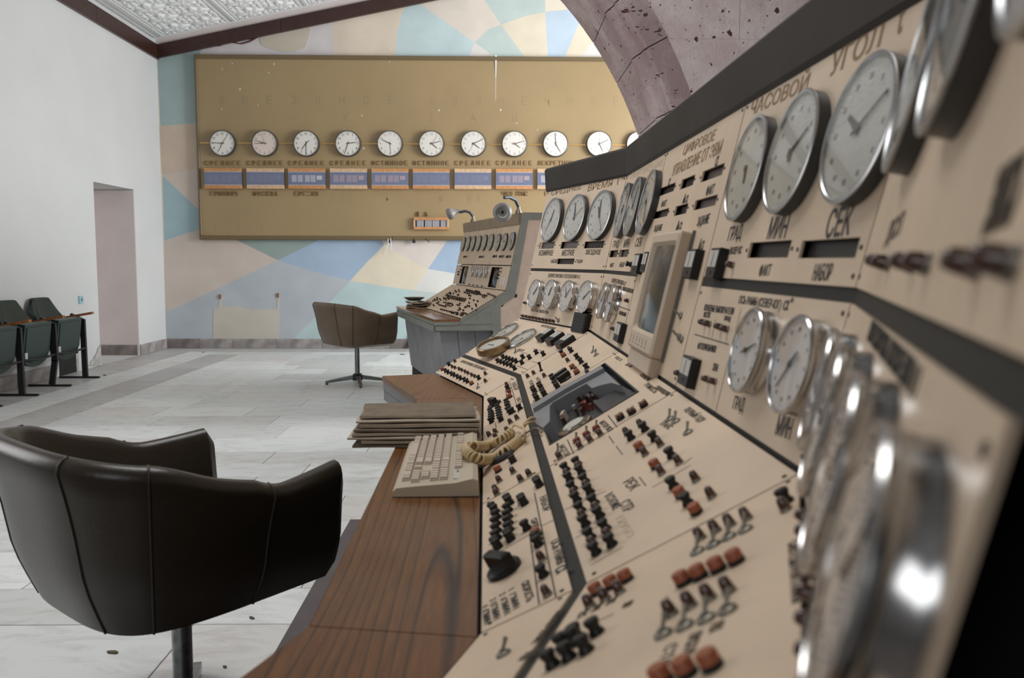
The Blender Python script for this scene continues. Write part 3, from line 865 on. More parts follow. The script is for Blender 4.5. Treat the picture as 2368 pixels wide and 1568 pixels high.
    # word above / below, belongs to the board
WORDS = ['СРЕДНЕЕ', 'СРЕДНЕЕ', 'СРЕДНЕЕ', 'СРЕДНЕЕ', 'ИСТИННОЕ', 'ИСТИННОЕ', 'СРЕДНЕЕ', 'СРЕДНЕЕ', 'ДЕКРЕТНОЕ']
DU = [515, 613, 709, 805.5, 901.5, 997, 1093.5, 1189, 1285]
for w_, u in zip(WORDS, DU):
    spaced(w_, u - 38, u + 38, 377, 0.06, 'letter_gold', board, 6.6, 0.010)
for w_, u, hw in (('ГРИНВИЧ', 518, 28), ('МОСКВА', 614, 25), ('ЕРЕ:АН', 709, 24), ('ЧАС. ПОЯС', 1190, 27), ('ЕРЕВАН', 1285, 22)):
    spaced(w_, u - hw, u + hw, 448, 0.058, 'letter_gold', board, 6.0, 0.010)
spaced('ДА', 966, 986, 495, 0.06, 'letter_gold', board, 7, 0.02)
spaced('ЗВЕЗДНОЕ', 511, 903, 231, 0.11, 'ghost_letter', board, 12, 0.001)
spaced('СОЛНЕЧНОЕ', 1000, 1424, 233, 0.11, 'ghost_letter_light', board, 11, 0.001)
for ch, u in (('К', 801), ('І', 998), ('А', 1095), ('И', 1190)): board_text(ch, u - 5.5, u + 5.5, 271, 0.11, 'ghost_letter_light', board, 0.001)
for ch, u in (('Г', 772), ('Е', 792), ('С', 811), ('Ь', 897), ('М', 1020), ('И', 1085), ('Х', 1107)): board_text(ch, u - 4, u + 4, 459, 0.09, 'ghost_letter_light', board, 0.001)
spaced('Г Е:І', 500, 605, 526, 0.08, 'ghost_letter_light', board, 7, 0.001)
# small white plaster flecks and drips on the board
k = MB().use('white_edge')
for u, v in ((537, 147), (514, 160), (555, 206), (513, 252), (597, 243), (634, 148), (621, 168), (901, 143), (837, 267), (841, 343), (575, 122), (905, 112), (1015, 255), (1158, 254), (1195, 285), (1243, 300)):
    p = at_y(u, v, YB); r_ = random.uniform(0.006, 0.012)
    k.add([(p.x - r_, p.z - r_ * 1.6, 0.001), (p.x + r_ * .6, p.z - r_, 0.001), (p.x + r_, p.z + r_ * 1.3, 0.001), (p.x - r_ * .4, p.z + r_, 0.001)], [(0, 1, 2, 3)])
p = at_y(1147, 128, YB); q = at_y(1146.5, 178, YB); k.add([(p.x - .012, p.z, .019), (p.x + .012, p.z, .019), (q.x + .006, q.z, .001), (q.x - .006, q.z, .001)], [(3, 2, 1, 0)])
p = at_y(1146.5, 178, YB); q = at_y(1146, 232, YB); k.add([(p.x - .003, p.z, .001), (p.x + .003, p.z, .001), (q.x + .002, q.z, .001), (q.x - .002, q.z, .001)], [(3, 2, 1, 0)])
put('plaster_flecks', k.mesh('plaster_flecks'), MB_, board)['kind'] = 'stuff'
# hanging wires below the board
for i, (u, du, L) in enumerate(((897, -8, 36), (903, 3, 28), (957, 3, 6), (985, 8, 7))):
    k = MB().use('wire_dark' if i > 1 else 'white_edge')
    k.tube([at_y(u, 552, YB - 0.02), at_y(u + 1, 553 + L * 0.3, YB - 0.03), at_y(u + du, 553 + L, YB - 0.02)], 0.006, 6)
    put('loose_wire', k.mesh('loose_wire'), None, board)
k = MB().use('wire_dark')
for u in (901, 957): 
    p = at_y(u, 557, YB); k.box((p.x - 0.02, p.z - 0.03, -0.02), (p.x + 0.02, p.z + 0.03, 0.01))
put('cable_clips', k.mesh('cable_clips'), MB_, board)

# display boxes
def display(u, v, i, bars, pale, lab, w=84, h=46, dark=False):
    p = at_y(u, v, YB - 0.06); W_ = w * (YB - 0.06) / FPX; H_ = h * (YB - 0.06) / FPX
    M = frame(Vector((1, 0, 0)), Vector((0, 0, 1)), Vector((0, -1, 0)), Vector((p.x, YB, p.z)))
    t = thing('display_box', lab, 'display', (p.x, YB, p.z), 0, 'wood framed displays on the brown board')
    sh = 0.046 if not dark else 0.034
    for s_ in (1, -1):
        k = MB().use('pine_pale' if pale else 'pine')
        y0, y1 = (H_ / 2 - sh, H_ / 2) if s_ > 0 else (-H_ / 2, -H_ / 2 + sh)
        k.cbox((-W_ / 2, y0, 0), (W_ / 2, y1, 0.062), 0.003); put('wood_rail', k.mesh('wood_rail'), M, t)
    if dark:
        for s_ in (1, -1):
            k = MB().use('pine_pale'); x0 = W_ / 2 - 0.02 if s_ > 0 else -W_ / 2
            k.box((x0, -H_ / 2 + sh, 0), (x0 + 0.02, H_ / 2 - sh, 0.062)); put('wood_stile', k.mesh('wood_stile'), M, t)
    k = MB().use('window_dark' if dark else 'blue_screen'); k.box((-W_ / 2 + 0.002, -H_ / 2 + sh + 0.003, 0), (W_ / 2 - 0.002, H_ / 2 - sh - 0.003, 0.045 if dark else 0.058)); put('screen', k.mesh('screen'), M, t)
    if not dark:
        k = MB().use('white_edge')
        for yy in (H_ / 2 - sh - 0.004, -H_ / 2 + sh + 0.001): k.box((-W_ / 2 + 0.003, yy, 0), (W_ / 2 - 0.003, yy + 0.004, 0.0595))
        put('screen_edge', k.mesh('screen_edge'), M, t)
    if bars:
        k = MB().use(bars); zz = 0.046 if dark else 0.0585
        for x0, n_, bw_ in ((-0.195, 5, 0.0085), (-0.115, 5, 0.0085), (-0.02, 5, 0.0085), (0.055, 5, 0.0085)) if not dark else ((-0.19, 6, 0.010), (-0.08, 6, 0.010), (0.02, 6, 0.010), (0.13, 6, 0.010)):
            for q in range(n_):
                k.box((x0 + q * bw_ * 1.55, -0.045, zz - 0.001), (x0 + q * bw_ * 1.55 + bw_, 0.045, zz))
        if not dark: k.box((0.135, -0.015, zz - 0.001), (0.205, 0.04, zz))
        put('digit_slats', k.mesh('digit_slats'), M, t)
BARS = ['screen_bar_dim', 'screen_bar_dim', 'screen_bar', 'screen_bar_pink', 'screen_bar_pink', 'screen_bar_dim', 'screen_bar_dim', 'screen_bar_pink', 'screen_bar']
for i, u in enumerate(DU):
    display(u, 412.5 + i * 0.2, i, BARS[i], i in (1, 3, 6, 8), 'blue display box with wooden rails below the clocks, %s from the left' % ORD[i])
display(997, 517, 9, 'screen_bar', False, 'small wood framed date display low on the brown board', 80, 27, True)

# ------------------------------------------------------------------ console sections
R_ = [0, 0.2125, 0.3311, 0.5767, 0.6231, 0.6974, 0.6811]
Z_ = [0.75, 0.75, 0.8158, 0.9645, 1.1628, 1.4906, 1.5773]

class Plane:
    def __init__(s, o, e, t):
        s.o = o; s.e = e; s.t = t; s.n = e.cross(t).normalized(); s.M = frame(e, t, s.n, o)
    def uv(s, u, v, off=0.0):
        d = ray(u, v); o = s.o + s.n * off
        q = CAM + d * ((o - CAM).dot(s.n) / d.dot(s.n)) - o
        return q.dot(s.e), q.dot(s.t)
    def dist(s, a, b, off=0.0):
        return (s.o + s.e * a + s.t * b + s.n * off - CAM).length

class Section:
    def __init__(s, c, ang, L, mfar=None, mnear=None):
        s.c = Vector((c[0], c[1], 0)); d = Vector((-math.sin(ang), math.cos(ang), 0))
        s.e = -d; s.nn = Vector((d.y, -d.x, 0)); s.L = L; s.ang = ang
        s.mf = mfar; s.mn = mnear          # tangent slopes: s shift per r at far / near end
    def sf(s, r): return (s.mf or 0) * r
    def sn(s, r): return s.L + (s.mn or 0) * r
    def pt(s, ss, r, z): return s.c + s.e * ss + s.nn * r + Vector((0, 0, z))
    def plane(s, k0, k1):
        o = s.pt(0, R_[k0], Z_[k0]); t = (s.nn * (R_[k1] - R_[k0]) + Vector((0, 0, Z_[k1] - Z_[k0])))
        return Plane(o, s.e, t.normalized())
    def prism(s, name, poly, m, parent, gap=0.0, gapf=None):
        """extrude profile polygon (r,z) along the section with mitred ends"""
        gf = gap if gapf is None else gapf
        k = MB().use(m)
        k.loft([[s.pt(s.sf(r) + gf, r, z) for r, z in poly], [s.pt(s.sn(r) - gap, r, z) for r, z in poly]])
        return put(name, k.mesh(name), None, parent)

aA, aB, aC = 0.329, 0.0151, -0.3371
LA, LB, LC = 0.598, 1.727, 0.70
cAB = (-0.2597, 2.7442)
dA = (-math.sin(aA), math.cos(aA)); dB = (-math.sin(aB), math.cos(aB)); dC = (-math.sin(aC), math.cos(aC))
cA = (cAB[0] + dA[0] * LA, cAB[1] + dA[1] * LA)
cBC = (cAB[0] - dB[0] * LB, cAB[1] - dB[1] * LB)
tAB = math.tan((aA - aB) / 2); tBC = math.tan((aB - aC) / 2)
# mitre slopes: interior (concave) console, sections widen with r
SA = Section(cA, aA, LA, 0.0, tAB)
SB = Section(cAB, aB, LB, -tAB, tBC)
SCn = Section(cBC, aC, LC, -tBC, 0.0)

podium = struct(put('floor_podium', None))
k = MB().use('podium'); k.cbox((-0.67, 0.15, 0.0), (1.15, 3.78, 0.03), 0.004); put('deck', k.mesh('deck'), None, podium)

BODY = [(0.14, 0.10), (0.05, 0.655), (0.19, 0.655), (0.19, 0.715), (0.30, 0.775), (0.36, 0.80), (0.60, 0.945), (0.66, 1.16), (0.735, 1.485), (0.95, 1.485), (0.95, 0.10)]
PLINTH = [(0.18, 0.03), (0.18, 0.10), (0.93, 0.10), (0.93, 0.03)]
CAPP = [(R_[5] - 0.004, Z_[5] - 0.012), (R_[5] - 0.012, Z_[5]), (R_[6] - 0.001, Z_[6] - 0.008), (R_[6] + 0.006, Z_[6]), (0.96, Z_[6]), (0.96, Z_[5] - 0.012)]
def carcass(sec, root):
    sec.prism('body', BODY, 'dark_gap', root)
    sec.prism('plinth', PLINTH, 'dark_gap', root)
    sec.prism('cap', CAPP, 'cap_metal', root, 0.0008)
    sec.prism('desktop', [(0.0, 0.728), (0.0, 0.748), (0.002, 0.75), (R_[1] - 0.004, 0.75), (R_[1] - 0.004, 0.728)], 'desk_wood', root, 0.0012)
    sec.prism('apron', [(0.004, 0.695), (0.004, 0.7275), (0.2, 0.7275), (0.2, 0.695)], 'greywood', root, 0.001)
    sec.prism('apron', [(0.006, 0.655), (0.006, 0.692), (0.2, 0.692), (0.2, 0.655)], 'greywood', root, 0.001)
    # frame bars between the plates
    def bar(k0, k1, lo, hi, name='frame_bar'):
        pl = sec.plane(k0, k1)
        up = pl.t; n = pl.n
        H = (R_[k1] - R_[k0], Z_[k1] - Z_[k0]); Ln = math.hypot(*H); tx, tz = H[0] / Ln, H[1] / Ln; nx, nz = -tz, tx
        def P(t, o): return (R_[k0] + tx * t + nx * o, Z_[k0] + tz * t + nz * o)
        sec.prism(name, [P(lo, -0.03), P(lo, 0.001), P(hi, 0.001), P(hi, -0.03)], 'bar_metal', root, 0.0)
    l12 = math.hypot(R_[2] - R_[1], Z_[2] - Z_[1]); l35 = math.hypot(R_[5] - R_[3], Z_[5] - Z_[3])
    bar(1, 2, l12 - 0.009, l12 + 0.009)
    tm = math.hypot(R_[4] - R_[3], Z_[4] - Z_[3])
    bar(3, 5, tm - 0.009, tm + 0.009)
    bar(3, 5, -0.012, 0.004)
    bar(3, 5, l35 - 0.006, l35 + 0.006)
L_MID = math.hypot(R_[4] - R_[3], Z_[4] - Z_[3]); L_V = math.hypot(R_[5] - R_[3], Z_[5] - Z_[3])
L_S = math.hypot(R_[3] - R_[2], Z_[3] - Z_[2]); L_T = math.hypot(R_[2] - R_[1], Z_[2] - Z_[1])

def r_at(k0, k1, t):
    Ln = math.hypot(R_[k1] - R_[k0], Z_[k1] - Z_[k0]); return R_[k0] + (R_[k1] - R_[k0]) * t / Ln

PT = 0.004     # plate thickness
def plate(sec, pl, kk, s0, s1, t0, t1, root, holes=(), name='panel', g=0.0028, m='cream_panel', screws=True):
    """s0/s1: number, or 'far'/'near' for the mitred end; holes: list of (s,t,w,h)"""
    k0, k1 = kk
    def S(q, t, sg):
        r = r_at(k0, k1, t)
        return (sec.sf(r) + g if q == 'far' else (sec.sn(r) - g if q == 'near' else q + sg * g))
    poly = [(S(s0, t0, 1), t0), (S(s1, t0, -1), t0), (S(s1, t1, -1), t1), (S(s0, t1, 1), t1)]
    hl = [[(a - w / 2, b - h / 2), (a + w / 2, b - h / 2), (a + w / 2, b + h / 2), (a - w / 2, b + h / 2)] for a, b, w, h in holes]
    k = MB().use(m); k.prism(poly, 0, PT, hl)
    o = put(name, k.mesh(name), pl.M, root)
    if screws:
        for (a, b), (c, d) in zip(poly, ((1, 1), (-1, 1), (-1, -1), (1, -1))):
            put('screw', M_SCREW, pl.M @ T(a + c * 0.012, b + d * 0.012, PT), o)
    return o

k = MB().use('cap_metal'); k.lathe([(0.0032, 0), (0.0032, 0.0008), (0.002, 0.0014)], 10, False, True); M_SCREW = k.mesh('screw')
# ---- control vocabulary (axis +Z)
k = MB().use('black_plastic'); k.lathe([(0.0080, 0), (0.0080, 0.0025), (0.0058, 0.006), (0.0062, 0.0085), (0.0078, 0.0115), (0.0078, 0.0145), (0.0068, 0.0155)], 14); M_BLACK = k.mesh('button', auto=45)
k = MB().use('old_silver'); k.lathe([(0.0066, 0), (0.0066, 0.003), (0.0058, 0.0035)], 14, False, True); k.use('brown_lamp'); k.lathe([(0.0060, 0.0035), (0.0056, 0.008), (0.0046, 0.0125), (0.0034, 0.0142), (0.001, 0.0148)], 14, False, True); M_LAMP = k.mesh('indicator_lamp', auto=60)
k = MB().use('black_plastic'); k.lathe([(0.0084, 0), (0.0084, 0.004), (0.0078, 0.0045)], 14, False, True); k.use('orange_cap'); k.lathe([(0.0080, 0.0045), (0.0080, 0.011), (0.0070, 0.0125), (0.003, 0.0132)], 14, False, True); M_ORANGE = k.mesh('button', auto=45)
k = MB().use('red_lamp'); k.lathe([(0.0062, 0), (0.0062, 0.004), (0.0074, 0.006), (0.0074, 0.010), (0.006, 0.0115)], 14); M_RED = k.mesh('button', auto=45)
k = MB().use('old_silver'); k.lathe([(0.0085, 0), (0.0085, 0.002), (0.0068, 0.0035), (0.0030, 0.004), (0.0030, 0.006)], 14); k.tube([(0, 0, 0.004), (-0.003, 0.004, 0.009), (-0.006, 0.008, 0.015)], [0.0018, 0.0020, 0.0026], 8); M_TOGGLE = k.mesh('toggle_switch', auto=50)
k = MB().use('black_plastic'); k.lathe([(0.006, 0), (0.006, 0.004), (0.004, 0.006)], 12); k.tube([(0, 0, 0.004), (-0.003, 0.004, 0.016), (-0.005, 0.007, 0.028)], [0.003, 0.0035, 0.005], 8); M_TOGB = k.mesh('toggle_switch', auto=50)
k = MB().use('black_plastic'); k.lathe([(0.0085, 0), (0.0085, 0.006), (0.008, 0.007)], 14); k.use('red_lamp'); k.box((-0.0085, -0.002, 0.0065), (0.0085, 0.002, 0.0105)); k.use('brown_lamp'); k.box((-0.007, 0.0025, 0.0065), (0.007, 0.0075, 0.0115)); k.box((-0.007, -0.0075, 0.0065), (0.007, -0.0025, 0.0115)); M_DUO = k.mesh('button')
KIND = {'b': ('button', M_BLACK), 'l': ('indicator_lamp', M_LAMP), 'o': ('button', M_ORANGE), 'r': ('button', M_RED), 't': ('toggle_switch', M_TOGGLE), 'k': ('toggle_switch', M_TOGB), 'd': ('button', M_DUO)}

def controls(pl, parent, items, org=(0, 0), sc=1.0, size=1.0, off=0.009):
    """items: 'kind u v' in zoomed pixels; org/sc bring them to the photograph's frame"""
    for kd, u, v in items:
        a, b = pl.uv(org[0] + u / sc, org[1] + v / sc, off)
        nm, me = KIND[kd]
        put(nm, me, pl.M @ T(a, b, PT) @ RZ(random.uniform(-0.25, 0.25)) @ SCL(size), parent)

def label(pl, parent, s, p0, p1, h, m='ink', off=PT, bold=0.014):
    a = pl.uv(*p0, off); b = pl.uv(*p1, off)
    me, asp = text_mesh(s, m, bold)
    ang = math.atan2(b[1] - a[1], b[0] - a[0]); ang = max(-0.08, min(0.08, ang))
    w = math.hypot(b[0] - a[0], b[1] - a[1])
    put('lettering', me, pl.M @ T((a[0] + b[0]) / 2, (a[1] + b[1]) / 2, off + 0.0002) @ RZ(ang) @ SCL(w, h, 0.0004), parent)

def groove(pl, parent, segs, w=0.0014, m='ink'):
    k = MB().use(m); w *= 1.6
    for p0, p1 in segs:
        a = Vector(pl.uv(*p0, PT)); b = Vector(pl.uv(*p1, PT)); d = (b - a).normalized(); q = Vector((-d.y, d.x)) * w / 2
        k.add([(*(a + q), PT + 0.0003), (*(a - q), PT + 0.0003), (*(b - q), PT + 0.0003), (*(b + q), PT + 0.0003)], [(0, 1, 2, 3)])
    put('engraved_lines', k.mesh('engraved_lines'), pl.M, parent)

# ---- gauges: real size, axis +Z
def gauge_meshes(R, depth, style):
    out = {}
    k = MB()
    if style == 'big':          # dark drum, dull chrome bezel
        k.use('gauge_body'); k.lathe([(R * 0.99, 0), (R * 0.99, depth * 0.86)], 44, True, False)
        k.use('dull_chrome'); k.lathe([(R * 0.99, depth * 0.84), (R, depth * 0.86), (R, depth * 0.95), (R * 0.975, depth), (R * 0.94, depth), (R * 0.925, depth * 0.93), (R * 0.92, depth * 0.76)], 44, False, False)
        dz, gz, dr = depth * 0.76, depth * 0.95, R * 0.925
    elif style == 'chrome':     # deep chrome instrument
        k.use('chrome'); k.lathe([(R * 0.97, 0), (R * 0.97, depth * 0.18), (R * 0.955, depth * 0.24), (R * 0.96, depth * 0.62), (R * 0.99, depth * 0.70), (R, depth * 0.78), (R, depth * 0.92), (R * 0.975, depth), (R * 0.945, depth * 0.99), (R * 0.93, depth * 0.93), (R * 0.925, depth * 0.80)], 44, True, False)
        dz, gz, dr = depth * 0.82, depth * 0.96, R * 0.93
    else:                       # flush ring
        k.use('dull_chrome'); k.lathe([(R, 0), (R, depth * 0.8), (R * 0.97, depth), (R * 0.91, depth), (R * 0.89, depth * 0.8), (R * 0.885, depth * 0.25)], 44, True, False)
        dz, gz, dr = depth * 0.3, depth * 0.85, R * 0.89
    out['case'] = k.mesh('case', auto=35)
    k = MB().use('dial_white' if style != 'chrome' else 'dial_grey'); k.disc(dr, dz, 44); out['dial'] = k.mesh('dial')
    k = MB().use('gauge_glass'); k.disc(dr, gz, 44, depth * (0.10 if style == 'chrome' else 0.03)); out['glass'] = k.mesh('glass', smooth=True)
    k = numerals('ink_dial', dr * 0.76, R * 0.085, ['24', '2', '4', '6', '8', '10', '12', '14', '16', '18', '20', '22'], dz + 0.0004)
    ticks(k, dr * 0.88, dr * 0.93, 60, R * 0.007, dz + 0.0008)
    out['scale'] = k.mesh('scale')
    out['z'] = dz + 0.0012; out['R'] = R; out['depth'] = depth
    return out
def gauge(M, g, parent, hands, label_=None, size=1.0, hm=('ink', 'ink', 'red_lamp')):
    M = M @ SCL(size)
    t = put('gauge', g['case'], M, parent)
    put('dial', g['dial'], M, t); put('scale_marks', g['scale'], M, t)
    for j, (a, L, w) in enumerate(hands):
        k = MB().use(hm[j]); hand(k, a, L * g['R'] * 0.85, w * g['R'], g['z'] + 0.0009 * j); put('needle', k.mesh('needle'), M, t)
    k = MB().use(hm[0]); k.lathe([(g['R'] * 0.06, g['z']), (g['R'] * 0.06, g['z'] + 0.0022)], 12); put('hub', k.mesh('hub'), M, t)
    put('glass', g['glass'], M, t)
    return t

def meter(pl, parent, u, v, w=0.034, h=0.06, d=0.03, off=0.03, st=None):
    a, b = st or pl.uv(u, v, off)
    M = pl.M @ T(a, b, PT)
    k = MB().use('black_plastic'); k.cbox((-w / 2, -h / 2, 0), (w / 2, h / 2, d), 0.002)
    t = put('panel_meter', k.mesh('panel_meter'), M, parent)
    k = MB().use('dial_white'); k.box((-w / 2 + 0.004, -h * 0.12, d - 0.0002), (w / 2 - 0.004, h / 2 - 0.005, d + 0.0008)); put('meter_face', k.mesh('meter_face'), M, t)
    k = MB().use('ink'); k.box((-0.0008, -h * 0.1, d + 0.0008), (0.0008, h * 0.36, d + 0.0014)); put('needle', k.mesh('needle'), M @ RZ(0.0), t)
    k = MB().use('soft_black'); k.lathe([(0.004, d), (0.004, d + 0.001)], 10, False, True); put('adjuster', k.mesh('adjuster'), M @ T(0, -h * 0.3, 0), t)
    return t

def slot(pl, root, a, b, w, h, dark, slats=False):
    """recessed counter window behind a hole in the plate"""
    M = pl.M @ T(a, b, 0)
    k = MB().use('window_dark' if dark else 'window_grey'); k.box((-w / 2 - 0.004, -h / 2 - 0.004, -0.014), (w / 2 + 0.004, h / 2 + 0.004, -0.009))
    t = put('counter_window', k.mesh('counter_window'), M, root)
    if slats:
        k = MB().use('window_grey')
        n = int(w / 0.006)
        for i in range(n):
            if i % 3 == 2: continue
            x0 = -w / 2 + w * i / n; k.box((x0, -h / 2, -0.009), (x0 + 0.0025, h / 2, -0.0075))
        put('slats', k.mesh('slats'), M, t)
    for sg in (1, -1):
        put('screw', M_SCREW, M @ T(sg * (w / 2 + 0.009), 0, PT), t)

G_A = gauge_meshes(0.0885, 0.020, 'big')
G_AL = gauge_meshes(0.058, 0.024, 'chrome')
G_FLUSH = gauge_meshes(0.062, 0.012, 'flush')

# ======== section A (far end of the near console)
Z1, Z3 = ((1000, 480), 3.267), ((1600, 480), 3.0156)
secA = thing('console_section', 'far end section of the near control console, titled mean time, with three big dials', 'control console', SA.pt(LA / 2, 0.4, 0.03))
carcass(SA, secA)
AV, AS, AT = SA.plane(3, 5), SA.plane(2, 3), SA.plane(1, 2)
def hole_px(pl, u, v, w, h): 
    a, b = pl.uv(u, v, 0.0); return (a, b, w, h)
def hole_px2(pl, p0, p1, hpx):
    a = pl.uv(*p0); b = pl.uv(*p1); m = ((p0[0] + p1[0]) / 2, (p0[1] + p1[1]) / 2)
    t1 = pl.uv(m[0], m[1] - hpx / 2)[1]; t0 = pl.uv(m[0], m[1] + hpx / 2)[1]
    return ((a[0] + b[0]) / 2, (t0 + t1) / 2, b[0] - a[0], t1 - t0)
def meter_px(pl, parent, p0, p1, hpx, d=0.016):
    pl2 = Plane(pl.o + pl.n * d, pl.e, pl.t); c = hole_px2(pl2, p0, p1, hpx)
    return meter(pl, parent, 0, 0, c[2], c[3], d, st=(c[0], c[1]))
hA = [hole_px2(AV, (1249, 569), (1284, 567), 15), hole_px2(AV, (1299, 568), (1338, 566), 16), hole_px2(AV, (1353, 568), (1399, 565), 16), hole_px2(AV, (1290, 606), (1330, 604), 13)]
pA1 = plate(SA, AV, (3, 5), 'far', 'near', L_MID + 0.0075, L_V - 0.004, secA, hA)
pA2 = plate(SA, AV, (3, 5), 'far', 'near', 0.004, L_MID - 0.0045, secA)
pA3 = plate(SA, AS, (2, 3), 'far', 'near', 0.010, L_S - 0.008, secA)
pA4 = plate(SA, AT, (1, 2), 'far', 'near', 0.004, L_T - 0.010, secA)
for i, h_ in enumerate(hA): slot(AV, secA, *h_, dark=i > 1, slats=i > 1)
GA_ST = []
for (u, v), hs in zip(((1274, 508), (1328, 503), (1386, 497)), (((20, .55, .10), (215, .75, .05)), ((345, .8, .10), (352, .45, .14), (60, .9, .035)), ((350, .75, .12), (330, .45, .14), (140, .95, .035)))):
    a, b = AV.uv(u, v, 0.020); GA_ST.append((a, b))
    gauge(AV.M @ T(a, b, PT), G_A, secA, hs)
GAL_ST = []
for (u, v), hs in zip(((768, 648), (882, 655), (1010, 667), (1150, 675)), (((40, .75, .10), (50, .6, .08)), ((25, .7, .10), (20, .5, .1)), ((330, .7, .08), (45, .8, .08)), ((55, .8, .08), (230, .3, .08)))):
    a, b = AV.uv(Z1[0][0] + u / Z1[1], Z1[0][1] + v / Z1[1], 0.024); GAL_ST.append((a, b))
    gauge(AV.M @ T(a, b, PT), G_AL, secA, hs)
controls(AV, pA2, [('l', 683, 818), ('l', 708, 822), ('l', 733, 828), ('l', 757, 831), ('l', 783, 836), ('l', 808, 840), ('l', 834, 845), ('l', 860, 850), ('l', 886, 853), ('l', 912, 857),
                   ('l', 700, 720), ('l', 800, 735), ('l', 912, 745), ('l', 1045, 765), ('l', 1190, 785), ('t', 945, 850)], *Z1)
a, b = AV.uv(1340, 746, 0.02)
k = MB().use('black_plastic'); k.cbox((-0.052, -0.034, 0), (0.052, 0.034, 0.02), 0.002)
for i in range(7): k.box((-0.046, -0.029 + i * 0.0085, 0.02), (0.046, -0.025 + i * 0.0085, 0.0225))
put('speaker_grille', k.mesh('speaker_grille'), AV.M @ T(a, b, PT), secA)
for u, v in ((1270, 773.5), (1291, 780), (1313, 787)): pass
for u, v in ((848, 955), (921, 979), (996, 1003)):
    meter(AS, secA, Z1[0][0] + u / Z1[1], Z1[0][1] + v / Z1[1], 0.05, 0.06, 0.022, 0.02)
for (u, v) in ((545, 940), (675, 988)):
    a, b = AS.uv(Z1[0][0] + u / Z1[1], Z1[0][1] + v / Z1[1], 0.01)
    gauge(AS.M @ T(a, b, PT), G_FLUSH, secA, ((200, .5, .04),))
# the third dial is pulled out of its hole: brass rim standing tilted
a, b = AS.uv(1141, 801, 0.03)
k = MB().use('brass_rim'); k.lathe([(0.066, -0.012), (0.066, 0.012), (0.063, 0.015), (0.058, 0.015), (0.056, 0.010), (0.056, 0.0)], 40, True, False)
gm = put('gauge', k.mesh('gauge', auto=35), AS.M @ T(a, b, 0.030) @ Matrix.Rotation(-0.18, 4, 'X') @ Matrix.Rotation(0.12, 4, 'Y'), secA)
gm['label'] = 'loose dial with a brass rim lifted out of the panel'
k = MB().use('dial_white'); k.disc(0.0575, 0.004, 40); put('dial', k.mesh('dial'), WM[gm], gm)
k = MB().use('ink'); hand(k, 250, 0.03, 0.003, 0.006); put('needle', k.mesh('needle'), WM[gm], gm)
controls(AS, pA3, [('b', u, v) for u, v in ((535, 1130), (560, 1140), (583, 1147), (607, 1155), (632, 1162), (495, 1160), (518, 1167), (543, 1177), (567, 1184), (594, 1192), (620, 1215), (785, 1095), (838, 1107), (683, 1130), (733, 1133), (676, 1172))] + [('t', 625, 1085)], *Z1)
controls(AT, pA4, [('l', 170, 1160), ('b', 125, 1185), ('o', 75, 1220)] + [('l', u, v) for u, v in ((150, 1203), (171, 1210), (203, 1220), (223, 1228), (248, 1240), (269, 1250), (298, 1265), (320, 1275), (400, 1255), (400, 1310))] +
         [('b', u, v) for u, v in ((100, 1235), (119, 1245), (145, 1258), (165, 1266), (190, 1280), (212, 1290), (243, 1303), (263, 1313), (350, 1288))] + [('o', 295, 1327), ('t', 340, 1355)], *Z1)
label(AV, pA1, 'СРЕДНЕЕ', (1275, 448), (1345, 432), 0.026, 'letter_brown'); label(AV, pA1, 'ВРЕМЯ Т°', (1360, 435), (1442, 416), 0.026, 'letter_brown')
for s_, p0, p1, h in (('ВСЕМИРНОЕ', (1247, 585), (1279, 585), .022), ('МЕСТНОЕ', (1300, 585), (1328, 584), .022), ('ЗВЕЗДНОЕ', (1354, 584), (1389, 584), .022), ('НАБОР', (1274, 604), (1288, 604), .016), ('ГЭЦАИ', (1332, 605), (1347, 605), .016)):
    label(AV, pA1, s_, p0, p1, h, 'ink')
label(AV, pA2, 'КОРРЕКТИРОВКА ПОЛОЖЕНИЯ N 2', (1268, 637), (1342, 640), .015, 'ink_soft'); label(AV, pA2, 'КОНТРОЛЬ ТЕМПЕРАТУРЫ', (1229, 716), (1268, 723), .013, 'ink_soft')
label(AS, pA3, 'МЕТЕОУСЛОВИЯ', (1253, 753), (1284, 760), .012, 'ink_soft'); label(AS, pA3, 'НАБОР', (1197, 808), (1212, 811), .012, 'ink_soft')
label(AT, pA4, 'КОРРЕКТИРОВКА ПОЛОЖЕНИЯ N 3', (1067, 835), (1125, 856), .015, 'ink_soft')
groove(AS, pA3, [((1190, 810), (1220, 818)), ((1232, 806), (1255, 812)), ((1230, 836), (1262, 844)), ((1195, 846), (1220, 855))], .0012)
groove(AT, pA4, [((1093, 898), (1135, 874))], .0012)

# ======== section B (middle)
secB = thing('console_section', 'long middle section of the near console with the beige monitor and grey telephone', 'control console', SB.pt(LB / 2, 0.4, 0.03))
carcass(SB, secB)
BV, BS, BT = SB.plane(3, 5), SB.plane(2, 3), SB.plane(1, 2)
sB12 = (BV.uv(1546.5, 349)[0] + BV.uv(1436, 810)[0]) / 2
sB23 = (BV.uv(1724, 239)[0] + BV.uv(1572, 905)[0]) / 2
hB1 = [hole_px2(BV, (1412, 588), (1431, 587), 16), hole_px2(BV, (1434.5, 587), (1456, 586), 17)]
pB1u = plate(SB, BV, (3, 5), 'far', sB12, L_MID + 0.0075, L_V - 0.004, secB, hB1)
pB1l = plate(SB, BV, (3, 5), 'far', sB12, 0.004, L_MID - 0.0045, secB)
Z8 = ((1200, 280), 4.127)
hB2 = [hole_px2(BV, *q) for q in (((1527, 445), (1563.5, 434), 18), ((1578, 429), (1609.5, 416), 22), ((1626.5, 412), (1678, 390), 25), ((1514, 500), (1549, 491), 17), ((1563.5, 492), (1594, 480), 22), ((1609.5, 477.5), (1662, 462), 23))]
